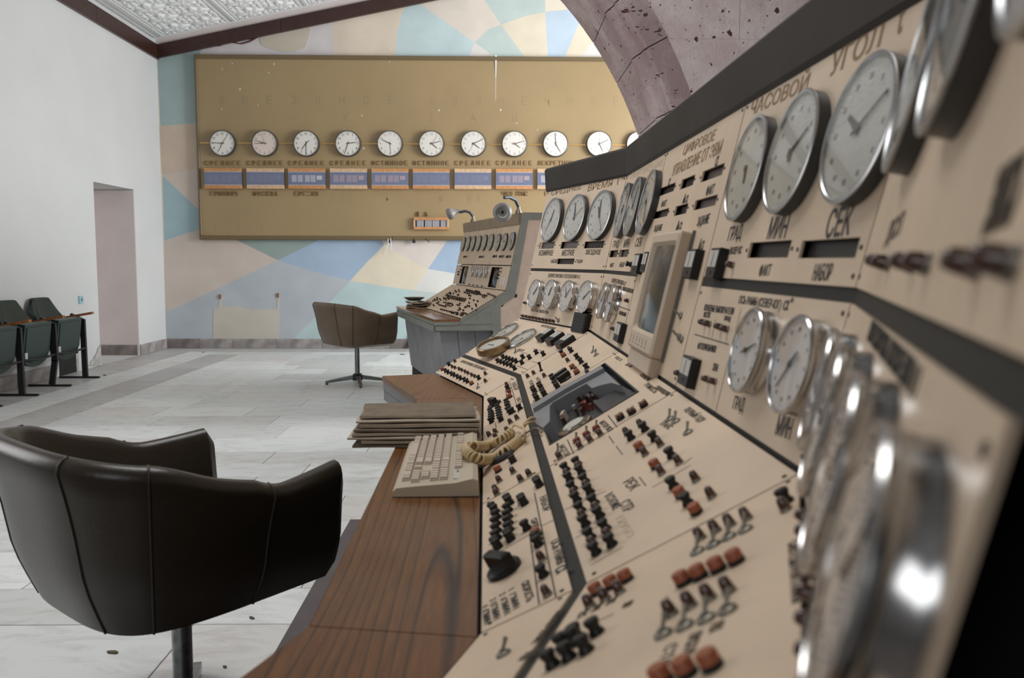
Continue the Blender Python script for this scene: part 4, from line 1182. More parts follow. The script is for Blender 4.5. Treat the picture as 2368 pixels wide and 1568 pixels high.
pB2 = plate(SB, BV, (3, 5), sB12, sB23, 0.004, L_V - 0.004, secB, hB2)
hB3 = [hole_px2(BV, (1737, 580), (1833, 577), 38), hole_px2(BV, (1857, 580), (1992, 573), 44)]
pB3u = plate(SB, BV, (3, 5), sB23, 'near', L_MID + 0.009, L_V - 0.004, secB, hB3)
pB3l = plate(SB, BV, (3, 5), sB23, 'near', 0.004, L_MID - 0.009, secB)
for i, h_ in enumerate(hB1): slot(BV, secB, *h_, dark=False)
for i, h_ in enumerate(hB2): slot(BV, secB, *h_, dark=i in (1, 4), slats=i in (0, 1))
for i, h_ in enumerate(hB3): slot(BV, secB, *h_, dark=True, slats=False)
for (u, v), hs in zip(((985, 852), (1085, 815), (1215, 773)), (((30, .8, .06),), ((20, .8, .06),), ((150, .8, .06),))):
    a, b = BV.uv(Z8[0][0] + u / Z8[1], Z8[0][1] + v / Z8[1], 0.020)
    gauge(BV.M @ T(a, b, PT), G_A, secB, hs)
for (u, v), hs in zip(((1725, 390), (1828, 352), (1983, 298)), (((165, .35, .10),), ((60, .75, .06), (165, .2, .12)), ((300, .5, .13), (60, .9, .05)))):
    a, b = BV.uv(u, v, 0.020)
    gauge(BV.M @ T(a, b, PT), G_A, secB, hs, hm=('ink_soft', 'ink_soft', 'red_lamp'))
for (u, v), hs in zip(((1280, 702), (1338, 722)), (((30, .7, .08),), ((90, .7, .08),))):
    a, b = BV.uv(Z1[0][0] + u / Z1[1], Z1[0][1] + v / Z1[1], 0.024); gauge(BV.M @ T(a, b, PT), G_AL, secB, hs)
for (u, v), hs in zip(((1727, 810), (1830, 843)), (((70, .7, .06), (250, .3, .05)), ((220, .8, .05), (45, .45, .10)))):
    a, b = BV.uv(u, v, 0.024); gauge(BV.M @ T(a, b, PT), G_AL, secB, hs, size=1.04)
for p0, p1, hh in (((1465.3, 610), (1478.6, 610), 46), ((1487, 607), (1498, 606), 47), ((1587.6, 612), (1607.6, 610), 68), ((1641, 611), (1662.7, 609), 72), ((1576, 858), (1600, 860), 76), ((1424, 768), (1436, 769), 50)):
    meter_px(BV, secB, p0, p1, hh)
controls(BV, pB3l, [('l', 1625, 745), ('l', 1636, 748), ('l', 1662, 755), ('l', 1676, 760), ('l', 1633, 876), ('l', 1648, 881)], size=0.95)
controls(BV, pB3u, [('l', 1689, 612)], size=0.95)
controls(BV, pB1l, [('l', 1434, 691), ('l', 1450, 695), ('l', 1417, 760)], size=0.95)
controls(BV, pB2, [('t', 1570, 728), ('t', 1566, 777), ('t', 1572, 783), ('l', 1569, 863), ('b', 1456, 611)])
for s_, p0, p1, h, m in (('ГРАД', (1418, 566), (1431, 566), .026, 'ink_soft'), ('МИН', (1443, 563), (1456, 562), .026, 'ink_soft'), ('СЕК', (1470, 561), (1485, 559), .026, 'ink_soft'), ('ФАКТ', (1411, 613), (1420, 613), .016, 'ink_soft'), ('НАБОР', (1433, 612), (1444, 612), .016, 'ink_soft'), ('ПОЛОЖЕНИЕ', (1460, 406), (1535, 374), .02, 'ghost_panel')):
    label(BV, pB1u, s_, p0, p1, h, m)
for s_, p0, p1, h, m in (('КОРРЕКТИРОВКА α°', (1415, 648), (1448, 656), .014, 'ink_soft'), ('КОНЦЕВЫЕ ВЫКЛЮЧАТЕЛИ', (1440, 668), (1464, 675), .014, 'ink_soft'), ('ФОТОПРИЕМНИКИ', (1432, 723), (1448, 728), .012, 'ink_soft')):
    label(BV, pB1l, s_, p0, p1, h, m)
groove(BV, pB1l, [((1422, 705), (1458, 718)), ((1426, 690), (1408, 785))], .0014)
for s_, p0, p1, h, m in (('ЦИФРОВОЕ', (1581, 349), (1654, 313), .03, 'letter_brown'), ('УПРАВЛЕНИЕ ОТ ЭВМ', (1556, 395), (1670, 338), .03, 'letter_brown'), ('α', (1546, 422), (1550, 421), .02, 'ink'), ('α', (1655, 374), (1661, 372), .022, 'ink'),
                         ('Δα', (1580, 460), (1592, 457), .022, 'ink'), ('Δα', (1565, 522), (1578, 519), .022, 'ink'), ('ФАКТ', (1530, 472), (1542, 469), .018, 'ink_soft'), ('ФАКТ', (1634, 442), (1652, 436), .022, 'ink'), ('ЗАДАНИЕ', (1513, 530), (1531, 527), .02, 'ink_soft'),
                         ('ЗАДАНИЕ', (1613, 515), (1640, 507), .024, 'ink'), ('Δα', (1616, 566), (1629, 563), .024, 'ink_soft')):
    label(BV, pB2, s_, p0, p1, h, m)
for s_, p0, p1, h, m in (('ЧАСОВОЙ', (1738, 247), (1872, 182), .034, 'letter_brown'), ('УГОЛ', (1922, 152), (2042, 75), .034, 'letter_brown'), ('t', (2078, 50), (2092, 40), .036, 'letter_brown'), ('ГРАД', (1685, 545), (1716, 538), .03, 'ink'), ('МИН', (1779, 528), (1822, 524), .034, 'ink'), ('СЕК', (1914, 518), (1972, 507), .038, 'ink'),
                         ('ФАКТ', (1757, 626), (1783, 624), .019, 'ink'), ('НАБОР', (1882, 630), (1924, 629), .022, 'ink'), ('ЛАЗЕР ВС', (1688, 580), (1716, 578), .013, 'ink')):
    label(BV, pB3u, s_, p0, p1, h, m)
for s_, p0, p1, h, m in (('ОСЬ РАМЫ (СЕВЕР-ЮГ)', (1709, 695), (1806, 708), .017, 'ink'), ('α°', (1813, 702), (1833, 704), .018, 'ink'), ('КОНЦЕВЫЕ ВЫКЛЮЧАТЕЛИ', (1629, 712), (1697, 722), .014, 'ink'), ('ВОСТОК', (1628, 727), (1643, 729), .010, 'ink'), ('ЗАПАД', (1675, 736), (1690, 739), .010, 'ink'),
                         ('ФОТОПРИЕМНИКИ', (1614, 799), (1656, 808), .013, 'ink'), ('ЗОНА', (1649, 848), (1661, 851), .013, 'ink'), ('ГРАД', (1696, 935), (1721, 938), .024, 'ink'), ('МИН', (1797, 984), (1832, 990), .026, 'ink')):
    label(BV, pB3l, s_, p0, p1, h, m)
groove(BV, pB3l, [((1606, 773), (1686, 797)), ((1714, 714), (1655, 952)), ((1655, 738), (1646, 782))], .0012)
# monitor
def px_quad(pl, pts, off): return [pl.uv(u, v, off) for u, v in pts]
q = px_quad(BV, ((1509, 546), (1509, 546), (1449, 803), (1449, 803)), 0.034); q_ = px_quad(BV, ((1606, 533), (1606, 533), (1537, 830), (1537, 830)), 0.004); q = [q[0], q_[1], q_[2], q[3]]
ms0 = (q[0][0] + q[3][0]) / 2; ms1 = (q[1][0] + q[2][0]) / 2; mt1 = (q[0][1] + q[1][1]) / 2; mt0 = (q[2][1] + q[3][1]) / 2
q = px_quad(BV, ((1517, 573), (1570, 568), (1517, 771), (1479, 753)), 0.026)
os0 = (q[0][0] + q[3][0]) / 2; os1 = (q[1][0] + q[2][0]) / 2; ot1 = (q[0][1] + q[1][1]) / 2; ot0 = (q[2][1] + q[3][1]) / 2
os0 -= 0.012; os1 += 0.010; ot1 += 0.004; ot0 -= 0.006
ms1 = max(ms1, os1 + 0.014)
def rrect(x0, y0, x1, y1, r, n=4):
    pts = []
    for cx_, cy_, a0 in ((x1 - r, y1 - r, 0), (x0 + r, y1 - r, 90), (x0 + r, y0 + r, 180), (x1 - r, y0 + r, 270)):
        for i in range(n + 1):
            a = math.radians(a0 + 90 * i / n); pts.append((cx_ + r * math.cos(a), cy_ + r * math.sin(a)))
    return pts
def ring3(pts, z): return [(x, y_, z) for x, y_ in pts]
k = MB().use('monitor_beige')
k.loft([ring3(rrect(ms0, mt0, ms1, mt1, 0.008), 0.0), ring3(rrect(ms0, mt0, ms1, mt1, 0.008), 0.026), ring3(rrect(ms0 + .006, mt0 + .006, ms1 - .006, mt1 - .006, 0.008), 0.031),
        ring3(rrect(os0 - .006, ot0 - .006, os1 + .006, ot1 + .006, 0.012), 0.031), ring3(rrect(os0, ot0, os1, ot1, 0.012), 0.024), ring3(rrect(os0 + .003, ot0 + .003, os1 - .003, ot1 - .003, 0.012), 0.020)], True, False)
mon = put('monitor', k.mesh('monitor', auto=30), BV.M @ T(0, 0, PT), secB); mon['label'] = 'beige picture tube monitor with a dark bulging screen'
k = MB().use('crt_glass')
rows = []
for j in range(9):
    row = []
    for i in range(7):
        x_ = i / 6 * 2 - 1; y_ = j / 8 * 2 - 1
        row.append((os0 + (os1 - os0) * i / 6, ot0 + (ot1 - ot0) * j / 8, 0.021 + 0.011 * (1 - x_ * x_ * .8) * (1 - y_ * y_ * .9)))
    rows.append(row)
k.loft(rows, False, False); put('screen', k.mesh('screen', smooth=True), BV.M @ T(0, 0, PT), mon)
k = MB().use('grey_metal'); k.box((ms1, mt0 - 0.004, 0.0), (ms1 + 0.003, mt1 + 0.004, 0.006)); put('side_strip', k.mesh('side_strip'), BV.M @ T(0, 0, PT), mon)
k = MB().use('monitor_beige'); k.cbox((ms0 + 0.02, mt0 - 0.038, 0), (ms1 - 0.012, mt0 - 0.001, 0.024), 0.003); put('lower_lip', k.mesh('lower_lip'), BV.M @ T(0, 0, PT), mon)
k = MB().use('ink_soft')
for i in range(6):
    x_ = ms0 + (ms1 - ms0) * (0.12 + 0.13 * i); k.box((x_, mt0 + 0.018, 0.031), (x_ + 0.002, mt0 + 0.030, 0.0314)); k.box((x_ - .003, mt0 + 0.012, 0.031), (x_ + .004, mt0 + 0.015, 0.0314))
put('printed_marks', k.mesh('printed_marks'), BV.M @ T(0, 0, PT), mon)

# slope plates of B
sP1 = (BS.uv(1231, 940)[0] + BS.uv(1432, 813)[0]) / 2
sP2 = (BS.uv(1275, 1083)[0] + BS.uv(1569, 905)[0]) / 2
sT1 = (BT.uv(1120, 1168)[0] + BT.uv(1266, 1090)[0]) / 2
pBS1 = plate(SB, BS, (2, 3), 'far', sP1, 0.010, L_S - 0.008, secB)
q = px_quad(BS, ((1402, 847), (1479, 909), (1271, 1037), (1230, 945)), 0.0)
ps0 = min(x for x, y_ in q) + 0.006; ps1 = max(x for x, y_ in q) - 0.004; pt0 = max(min(y_ for x, y_ in q), 0.022); pt1 = max(y_ for x, y_ in q)
ps0 = max(ps0, sP1 + 0.01); ps1 = min(ps1, sP2 - 0.05)
pBS2 = plate(SB, BS, (2, 3), sP1, sP2, 0.010, L_S - 0.008, secB, holes=[((ps0 + ps1) / 2, (pt0 + pt1) / 2, ps1 - ps0, pt1 - pt0)])
pBS3 = plate(SB, BS, (2, 3), sP2, 'near', 0.010, L_S - 0.008, secB)
pBT1 = plate(SB, BT, (1, 2), 'far', sT1, 0.004, L_T - 0.010, secB)
pBT2 = plate(SB, BT, (1, 2), sT1, 'near', 0.004, L_T - 0.010, secB)
Z5 = ((1100, 900), 3.733); Z4 = ((800, 820), 3.733); Z6 = ((1000, 1150), 3.752); Z9 = ((1200, 820), 5.6)
controls(BS, pBS1, [('l', 765, 1250), ('l', 720, 1275), ('l', 845, 1270), ('k', 818, 1225), ('b', 905, 1283), ('b', 915, 1300), ('b', 930, 1333), ('b', 942, 1350), ('b', 763, 1372), ('b', 770, 1388), ('b', 782, 1427), ('b', 790, 1444), ('b', 812, 1342), ('b', 818, 1358), ('b', 836, 1392), ('b', 845, 1408),
                    ('l', 1022, 1155), ('o', 1057, 1203), ('o', 1090, 1243), ('l', 1085, 1225), ('b', 1092, 1128), ('b', 1122, 1163), ('b', 1163, 1205), ('l', 1172, 1247), ('l', 1035, 1068), ('b', 1048, 1082), ('o', 990, 1115), ('b', 978, 1100), ('t', 1210, 1080), ('t', 1232, 1105)], *Z1)
controls(BS, pBS2, [('k', 1275, 190), ('k', 1395, 185), ('l', 1420, 215), ('b', 1445, 235), ('r', 1472, 265), ('b', 1500, 290), ('o', 1515, 303), ('b', 1548, 328), ('r', 1585, 358), ('l', 1628, 392)], *Z1)
controls(BS, pBS2, [('d', 1245, 240), ('d', 1345, 190), ('d', 1447, 130), ('l', 897, 490), ('l', 985, 435), ('l', 1072, 382), ('t', 705, 530), ('l', 720, 577), ('t', 862, 435), ('t', 950, 378), ('t', 1032, 328)], *Z5)
controls(BS, pBS2, [('r', 850, 405), ('r', 933, 350), ('r', 1018, 298)], *Z5, off=0.02)
P3 = []
for a, b, c in (((775, 685), (790, 728), (805, 770)), ((875, 635), (887, 670), (905, 706)), ((835, 850), (853, 897), (868, 945)), ((940, 785), (958, 832), (980, 876)), ((903, 1035), (921, 1088), (940, 1150)), ((1020, 970), (1043, 1025), (1065, 1078)), ((985, 1265), (1008, 1325), (1030, 1392)), ((1115, 1190), (1142, 1252), (1165, 1320))):
    P3 += [('b', *a), ('l', *b), ('b', *c)]
for kd, u, v in (('l', 1300, 370), ('b', 1335, 410), ('l', 1420, 300), ('b', 1455, 335), ('o', 1410, 495), ('l', 1455, 545), ('b', 1538, 415), ('l', 1588, 465), ('o', 1545, 650), ('l', 1595, 705), ('b', 1683, 560), ('l', 1745, 615), ('l', 1890, 760), ('l', 2025, 900), ('b', 1700, 820), ('o', 1760, 895), ('b', 1823, 965), ('o', 1893, 1040), ('t', 1665, 240), ('t', 1715, 260), ('t', 1820, 355)):
    P3.append((kd, u, v))
controls(BS, pBS3, P3, *Z5)
controls(BT, pBT1, [('b', 1250, 488), ('b', 1257, 508), ('b', 1258, 530), ('b', 1258, 552), ('b', 1254, 575), ('b', 1314, 452), ('b', 1317, 474), ('b', 1322, 496), ('b', 1325, 518), ('b', 1330, 540), ('b', 1336, 560), ('l', 1388, 258), ('b', 1398, 290), ('r', 1408, 320), ('o', 1413, 360), ('b', 1390, 408), ('b', 1396, 430), ('b', 1400, 450), ('b', 1403, 480), ('b', 1420, 495), ('b', 1437, 490), ('b', 1500, 460),
                    ('l', 1475, 545), ('l', 1418, 580), ('l', 1290, 665), ('l', 1235, 690), ('l', 1290, 705), ('l', 1390, 650), ('b', 1428, 892), ('b', 1440, 912), ('o', 1310, 992), ('l', 1440, 1005), ('l', 1578, 1025), ('l', 1505, 1072), ('l', 1320, 1080), ('l', 1290, 1160), ('l', 1297, 1192), ('l', 1420, 820)], *Z4)
controls(BT, pBT2, [('b', 525, 95), ('b', 545, 115), ('b', 655, 20), ('b', 668, 40), ('b', 780, 20), ('b', 792, 40), ('b', 557, 162), ('b', 553, 220), ('b', 558, 280), ('b', 558, 340), ('b', 548, 395), ('b', 562, 418), ('b', 657, 102), ('b', 655, 160), ('b', 660, 215), ('b', 665, 270), ('b', 662, 325), ('b', 672, 350), ('b', 812, 255), ('o', 900, 310), ('b', 905, 355), ('b', 912, 395), ('l', 940, 520), ('b', 955, 655), ('l', 985, 820)], *Z6)
controls(BT, pBT2, [('b', 1655, 1100), ('b', 1665, 1118)], *Z4)
# rotary selectors
def selector(pl, parent, u, v, R, ang, off=0.012):
    a, b = pl.uv(u, v, off)
    k = MB().use('black_plastic'); k.lathe([(R, 0), (R, R * 0.25), (R * 0.9, R * 0.35)], 24); M = pl.M @ T(a, b, PT) @ RZ(ang)
    k.cbox((-R * 1.05, -R * 0.32, R * 0.3), (R * 1.05, R * 0.32, R * 1.15), R * 0.12)
    put('rotary_selector', k.mesh('rotary_selector', auto=40), M, parent)
selector(BT, pBT1, 1141.5, 931.5, 0.022, 0.35); selector(BT, pBT2, 1162, 1309, 0.026, 0.55); selector(BS, pBS1, 1299, 866, 0.018, -1.2); selector(BS, pBS1, 1305, 873, 0.018, -1.2)
for s_, p0, p1, h, m in (('НАБОР', (1256, 1148), (1266, 1181), .014, 'ink'), ('ОСЬ РАМЫ', (1284, 1248), (1300, 1302), .016, 'ink'), ('α°', (1299, 1308), (1308, 1328), .022, 'ink'), ('СКОРОСТЬ', (1214, 1345), (1227, 1389), .012, 'ink'), ('СБРОС', (1234, 1200), (1241, 1220), .011, 'ink'),
                         ('1  1°/МИН', (1183, 1362), (1195, 1407), .010, 'ink'), ('2  6°/МИН', (1162, 1372), (1174, 1420), .010, 'ink'), ('3 15°/МИН', (1140, 1385), (1150, 1432), .010, 'ink'), ('4  6°/МИН', (1122, 1400), (1128, 1442), .010, 'ink')):
    label(BT, pBT2, s_, p0, p1, h, m)
groove(BT, pBT2, [((1225, 1235), (1247, 1398)), ((1236, 1140), (1286, 1382)), ((1160, 1180), (1164, 1200)), ((1196, 1150), (1200, 1172)), ((1240, 1310), (1266, 1300)), ((1254, 1216), (1290, 1198)), ((1136, 1288), (1225, 1236))], .0014)
groove(BT, pBT2, [((1130, 1205 + i * 14), (1136, 1202 + i * 14)) for i in range(6)] + [((1190, 1178 + i * 15), (1196, 1175 + i * 15)) for i in range(5)], .002)
for s_, p0, p1, h, m in (('НАБОР', (1188, 885), (1195, 902), .016, 'ink_soft'), ('ВКЛ', (1198, 920), (1204, 932), .012, 'ink_soft')):
    label(BT, pBT1, s_, p0, p1, h, m)
groove(BT, pBT1, [((1179, 884), (1200, 955)), ((1168, 886), (1172, 925)), ((1196, 928), (1206, 922)), ((1145, 978), (1148, 990)), ((1118, 1010), (1130, 1003))], .0014)
for s_, p0, p1, h, m in (('ПЕРВЫЙ ПДУ', (1588, 945), (1627, 974), .018, 'ink_soft'), ('ТРАНС', (1530, 977), (1552, 990), .012, 'ink_soft'), ('В СТАТИКЕ', (1407, 1143), (1428, 1176), .014, 'ink'), ('СТР', (1443, 1160), (1456, 1180), .018, 'ink_soft'), ('РЕЖ', (1452, 1110), (1470, 1130), .018, 'ink_soft'), ('ГРУБО', (1432, 1195), (1460, 1240), .012, 'ghost_panel')):
    label(BS, pBS3, s_, p0, p1, h, m)
groove(BS, pBS3, [((1408, 1008), (1420, 1026)), ((1425, 1032), (1440, 1052)), ((1478, 1103), (1494, 1124)), ((1508, 1128), (1598, 1076)), ((1330, 1245), (1405, 1205)), ((1300, 1182), (1402, 1135)), ((1365, 1308), (1440, 1265)), ((1580, 1075), (1600, 1058))], .0011)
for s_, p0, p1, h, m in (('КОД 12', (1424, 826), (1437, 834), .011, 'ink_soft'), ('СИГНАЛ', (1448, 842), (1462, 848), .010, 'ink_soft'), ('ПЕЛЕНГ', (1465, 841), (1496, 860), .010, 'ink_soft'), ('ОСВЕЩЕНИЕ', (1482, 866), (1502, 880), .012, 'ink_soft'), ('ГРОМКОСТЬ', (1494, 888), (1518, 907), .012, 'ink_soft'), ('СОПРОВОЖДЕНИЕ', (1517, 895), (1546, 914), .012, 'ink_soft'), ('МОТОР ВКЛ', (1391, 975), (1413, 996), .012, 'ink_soft'), ('МОТОР', (1298, 1030), (1314, 1055), .012, 'ink_soft')):
    label(BS, pBS2, s_, p0, p1, h, m)
groove(BS, pBS2, [((1312, 1017), (1327, 1050)), ((1406, 961), (1427, 988))], .0014)
label(BS, pBS1, 'УСИЛ', (1226, 880), (1232, 892), .012, 'ink_soft'); label(BS, pBS1, 'КВД', (1241, 874), (1248, 882), .012, 'ink_soft')

# telephone set into the slope
PW, PH = ps1 - ps0, pt1 - pt0
PM = BS.M @ T(ps0, pt0, 0)
k = MB().use('phone_dark'); k.box((0.0, 0.0, -0.028), (PW, PH, -0.024)); k.box((0, 0, -0.028), (0.003, PH, 0.006)); k.box((PW - 0.003, 0, -0.028), (PW, PH, 0.006)); k.box((0, 0, -0.028), (PW, 0.003, 0.006)); k.box((0, PH - 0.003, -0.028), (PW, PH, 0.006))
phone = put('telephone', k.mesh('telephone'), PM, secB)
phone['label'] = 'broken grey telephone set into the sloping panel'
# grey cradle along the far edge, its middle broken away to show the relays
shell = [BS.uv(u, v, 0.012) for u, v in ((1233, 946), (1310, 900), (1395, 855), (1436, 893), (1414, 887), (1392, 892), (1370, 899), (1357, 889), (1318, 910), (1279, 933), (1272, 941), (1272, 976), (1257, 991), (1237, 979))]
area = sum(shell[q][0] * shell[(q + 1) % len(shell)][1] - shell[(q + 1) % len(shell)][0] * shell[q][1] for q in range(len(shell)))
if area < 0: shell = shell[::-1]
k = MB().use('phone_grey'); k.prism(shell, -0.026, 0.014)
cxs = sum(p[0] for p in shell) / len(shell); cys = sum(p[1] for p in shell) / len(shell)
put('handset_cradle', k.mesh('handset_cradle'), BS.M, phone)
rim = [BS.uv(u, v, 0.012) for u, v in ((1233, 946), (1310, 900), (1395, 855), (1401, 861), (1318, 906), (1238, 955))]
k = MB().use('phone_grey'); k.prism(rim if sum(rim[q][0] * rim[(q + 1) % 6][1] - rim[(q + 1) % 6][0] * rim[q][1] for q in range(6)) > 0 else rim[::-1], 0.014, 0.024); put('cradle_rim', k.mesh('cradle_rim'), BS.M, phone)
cov = [BS.uv(u, v, -0.006) for u, v in ((1372, 930), (1440, 893), (1474, 910), (1400, 957))]
if sum(cov[q][0] * cov[(q + 1) % 4][1] - cov[(q + 1) % 4][0] * cov[q][1] for q in range(4)) < 0: cov = cov[::-1]
k = MB().use('phone_dark'); k.prism(cov, -0.026, -0.006); put('cover', k.mesh('cover'), BS.M, phone)
for q in range(9):
    f_ = q / 8
    a0 = Vector(BS.uv(1402 + f_ * 42, 926 - f_ * 27, -0.006)); a1 = Vector(BS.uv(1414 + f_ * 44, 942 - f_ * 27, -0.006)); d_ = Vector((-(a1 - a0).y, (a1 - a0).x)).normalized() * 0.0016
    k = MB().use('window_dark'); k.add([(*(a0 + d_), -0.0055), (*(a0 - d_), -0.0055), (*(a1 - d_), -0.0055), (*(a1 + d_), -0.0055)], [(0, 1, 2, 3)]); put('grille_slot', k.mesh('grille_slot'), BS.M, phone)
for i in range(34):
    k = MB().use(random.choice(('brown_lamp', 'red_lamp', 'phone_dark', 'steel', 'paper_page', 'phone_grey')) if i % 3 else random.choice(('brown_lamp', 'steel')))
    f_ = random.random(); g_ = random.random()
    a0, b0 = BS.uv(1288 + 78 * f_ + 12 * g_, 938 - 42 * f_ + 34 * g_, -0.01)
    w_, h_ = random.uniform(0.010, 0.034), random.uniform(0.004, 0.011)
    k.box((-w_ / 2, -h_ / 2, -0.012), (w_ / 2, h_ / 2, random.uniform(0.0, 0.012))); put('relay_part', k.mesh('relay_part'), BS.M @ T(a0, b0, -0.012) @ RZ(random.uniform(-0.3, 0.3)), phone)
a, b = BS.uv(1326, 981, 0.0)
e0 = Vector(BS.uv(1289, 1001, 0.0)); e1 = Vector(BS.uv(1364, 958, 0.0)); DR = min((e1 - e0).length / 2, 0.05)
DM = BS.M @ T(a, b, -0.004)
k = MB().use('brass_rim'); k.lathe([(DR, -0.02), (DR * 1.02, -0.004), (DR * 0.98, 0.001), (DR * 0.84, 0.003), (DR * 0.66, 0.002)], 32, True, True)
dial = put('dial_ring', k.mesh('dial_ring', auto=40), DM, phone)
k = MB().use('phone_ivory'); k.lathe([(DR * 0.62, 0.002), (DR * 0.62, 0.006), (DR * 0.56, 0.0075)], 28, True, True); k.box((DR * 0.5, -0.004, 0.003), (DR * 0.97, 0.004, 0.006)); put('dial_disc', k.mesh('dial_disc', auto=40), DM @ RZ(-0.4), phone)
k = MB().use('phone_dark')
for q in range(9):
    aa = q * 0.5 + 0.4
    k.add([(DR * 0.8 * math.cos(aa) + DR * 0.1 * math.cos(q_), DR * 0.8 * math.sin(aa) + DR * 0.1 * math.sin(q_), 0.0035) for q_ in [2 * math.pi * w / 8 for w in range(8)]], [tuple(range(8))])
put('finger_holes', k.mesh('finger_holes'), DM, phone)

# ======== section C (nearest)
secC = thing('console_section', 'nearest section of the control console, blurred deep chrome dials at the right', 'control console', SCn.pt(LC / 2, 0.4, 0.03))
carcass(SCn, secC)
CV, CS, CT = SCn.plane(3, 5), SCn.plane(2, 3), SCn.plane(1, 2)
pC1 = plate(SCn, CV, (3, 5), 'far', 'near', L_MID + 0.009, L_V - 0.004, secC)
pC2 = plate(SCn, CV, (3, 5), 'far', 0.612, 0.004, L_MID - 0.009, secC)
pC3 = plate(SCn, CS, (2, 3), 'far', 'near', 0.010, L_S - 0.008, secC)
pC4 = plate(SCn, CT, (1, 2), 'far', 'near', 0.004, L_T - 0.010, secC)
for (a, b), hs in zip(GA_ST, (((20, .55, .10),), ((345, .8, .10),), ((350, .75, .12),))):
    gauge(CV.M @ T(LC - a + 0.0, b, PT), G_A, secC, hs)
for (a, b), hs in zip(GAL_ST, (((40, .75, .10),), ((25, .7, .10),), ((330, .7, .08),), ((55, .8, .08),))):
    gauge(CV.M @ T(LC - a, 0.118, PT), G_AL, secC, hs)
for i in range(10):
    put('indicator_lamp', M_LAMP, CV.M @ T(0.14 + 0.044 * i, 0.020, PT), pC2)
controls(CV, pC1, [('l', 2028, 604), ('l', 2043, 607), ('l', 2095, 606), ('l', 2127, 607), ('l', 2235, 607), ('l', 2310, 603)])
controls(CS, pC3, [('t', 1608, 1268), ('t', 1645, 1252), ('t', 1681, 1234), ('t', 1719, 1217), ('l', 1617, 1238), ('l', 1652, 1221), ('l', 1686, 1207), ('l', 1724, 1192), ('b', 1815, 1152), ('l', 1813, 1170), ('o', 1577, 1340), ('o', 1615, 1325), ('o', 1657, 1308), ('o', 1699, 1290), ('l', 1548, 1410), ('l', 1592, 1391), ('l', 1636, 1374), ('l', 1681, 1357),
                    ('t', 1528, 1456), ('t', 1577, 1437), ('t', 1627, 1420), ('t', 1676, 1400), ('o', 1583, 1546), ('o', 1641, 1529), ('o', 1528, 1563), ('o', 1378, 1364), ('o', 1413, 1348), ('o', 1446, 1334), ('l', 1361, 1394), ('l', 1396, 1378), ('l', 1430, 1362), ('b', 1333, 1468), ('b', 1376, 1455), ('b', 1301, 1490), ('b', 1352, 1496), ('b', 1312, 1513), ('b', 1274, 1530), ('b', 1327, 1478)])
controls(CT, pC4, [('t', 1160, 1504)])
for s_, p0, p1, h, m in (('ЗАПИСЬ', (2290, 475), (2366, 420), .03, 'ink_soft'), ('ДСП', (2052, 545), (2086, 520), .024, 'ink_soft')):
    label(CV, pC1, s_, p0, p1, h, m)
label(CV, pC2, 'КОРРЕКТИРОВКА ПОЛОЖЕНИЯ N 1', (2012, 762), (2125, 885), .017, 'ink')
label(CT, pC4, 'ВЫКЛЮЧЕНИЕ', (1300, 1410), (1236, 1488), .012, 'ink_soft'); label(CT, pC4, 'ПДУ', (1232, 1505), (1205, 1530), .02, 'ink_soft')
for s_, p0, p1 in (('ТЕСТ', (1352, 1412), (1343, 1430)), ('ВВОД', (1385, 1398), (1375, 1414)), ('ПУСК', (1418, 1385), (1410, 1398)), ('КОРР', (1455, 1392), (1448, 1405)), ('СТОП', (1555, 1490), (1520, 1568)), ('ПУСК РС', (1620, 1460), (1580, 1520)), ('РЕЖ', (1660, 1440), (1655, 1460))):
    label(CS, pC3, s_, p0, p1, .012, 'ink_soft')
label(CS, pC3, 'СИСТЕМА ПИТАНИЯ', (1838, 1250), (1852, 1390), .014, 'ink_soft')
groove(CS, pC3, [((1420, 1420), (1355, 1448)), ((1680, 1320), (1580, 1355)), ((1545, 1378), (1530, 1395))], .0012)

# ------------------------------------------------------------------ far console
FAR_C = (-0.489, 6.524); FAR_A = math.atan2(0.261, 0.965); FL = 1.995
dF = (-math.sin(FAR_A), math.cos(FAR_A))
SF = Section((FAR_C[0] + dF[0] * FL, FAR_C[1] + dF[1] * FL), FAR_A, FL, 0, 0)
far = thing('control_console', 'far control desk with grey end frame and a row of nine small dials', 'control console', SF.pt(FL / 2, 0.4, 0))
SF.prism('body', [(0.05, 0.656)] + BODY[2:-1] + [(0.95, 0.656)], 'dark_gap', far, 0.021)
SF.prism('pedestal', [(0.125, 0.17), (0.065, 0.655), (0.93, 0.655), (0.93, 0.17)], 'greywood_far', far, 0.105, 0.12)
SF.prism('cap', CAPP, 'cap_bronze', far, 0.03, 0.0)
SF.prism('desktop', [(0.0, 0.730), (0.0, 0.75), (R_[1] - 0.004, 0.75), (R_[1] - 0.004, 0.730)], 'desk_wood_far', far, 0.0)
SF.prism('apron', [(0.006, 0.703), (0.006, 0.7295), (0.2, 0.7295), (0.2, 0.703)], 'frame_grey', far, 0.0)
SF.prism('apron', [(0.0, 0.655), (0.0, 0.700), (0.2, 0.700), (0.2, 0.655)], 'frame_grey', far, 0.0)
FV, FS = SF.plane(3, 5), SF.plane(2, 3)
FS = Plane(SF.pt(0, R_[1], Z_[1]), SF.e, (SF.nn * (R_[3] - R_[1]) + Vector((0, 0, Z_[3] - Z_[1]))).normalized())
L_FS = math.hypot(R_[3] - R_[1], Z_[3] - Z_[1])
ZF = ((1040, 480), 5.6)
def fz(u, v): return (ZF[0][0] + u / ZF[1], ZF[0][1] + v / ZF[1])
s_1 = FV.uv(*fz(310, 640))[0]; s_2 = FV.uv(*fz(540, 640))[0]; s_3 = FV.uv(*fz(283, 850))[0]; s_4 = FV.uv(*fz(500, 860))[0]
FE = FL - 0.022
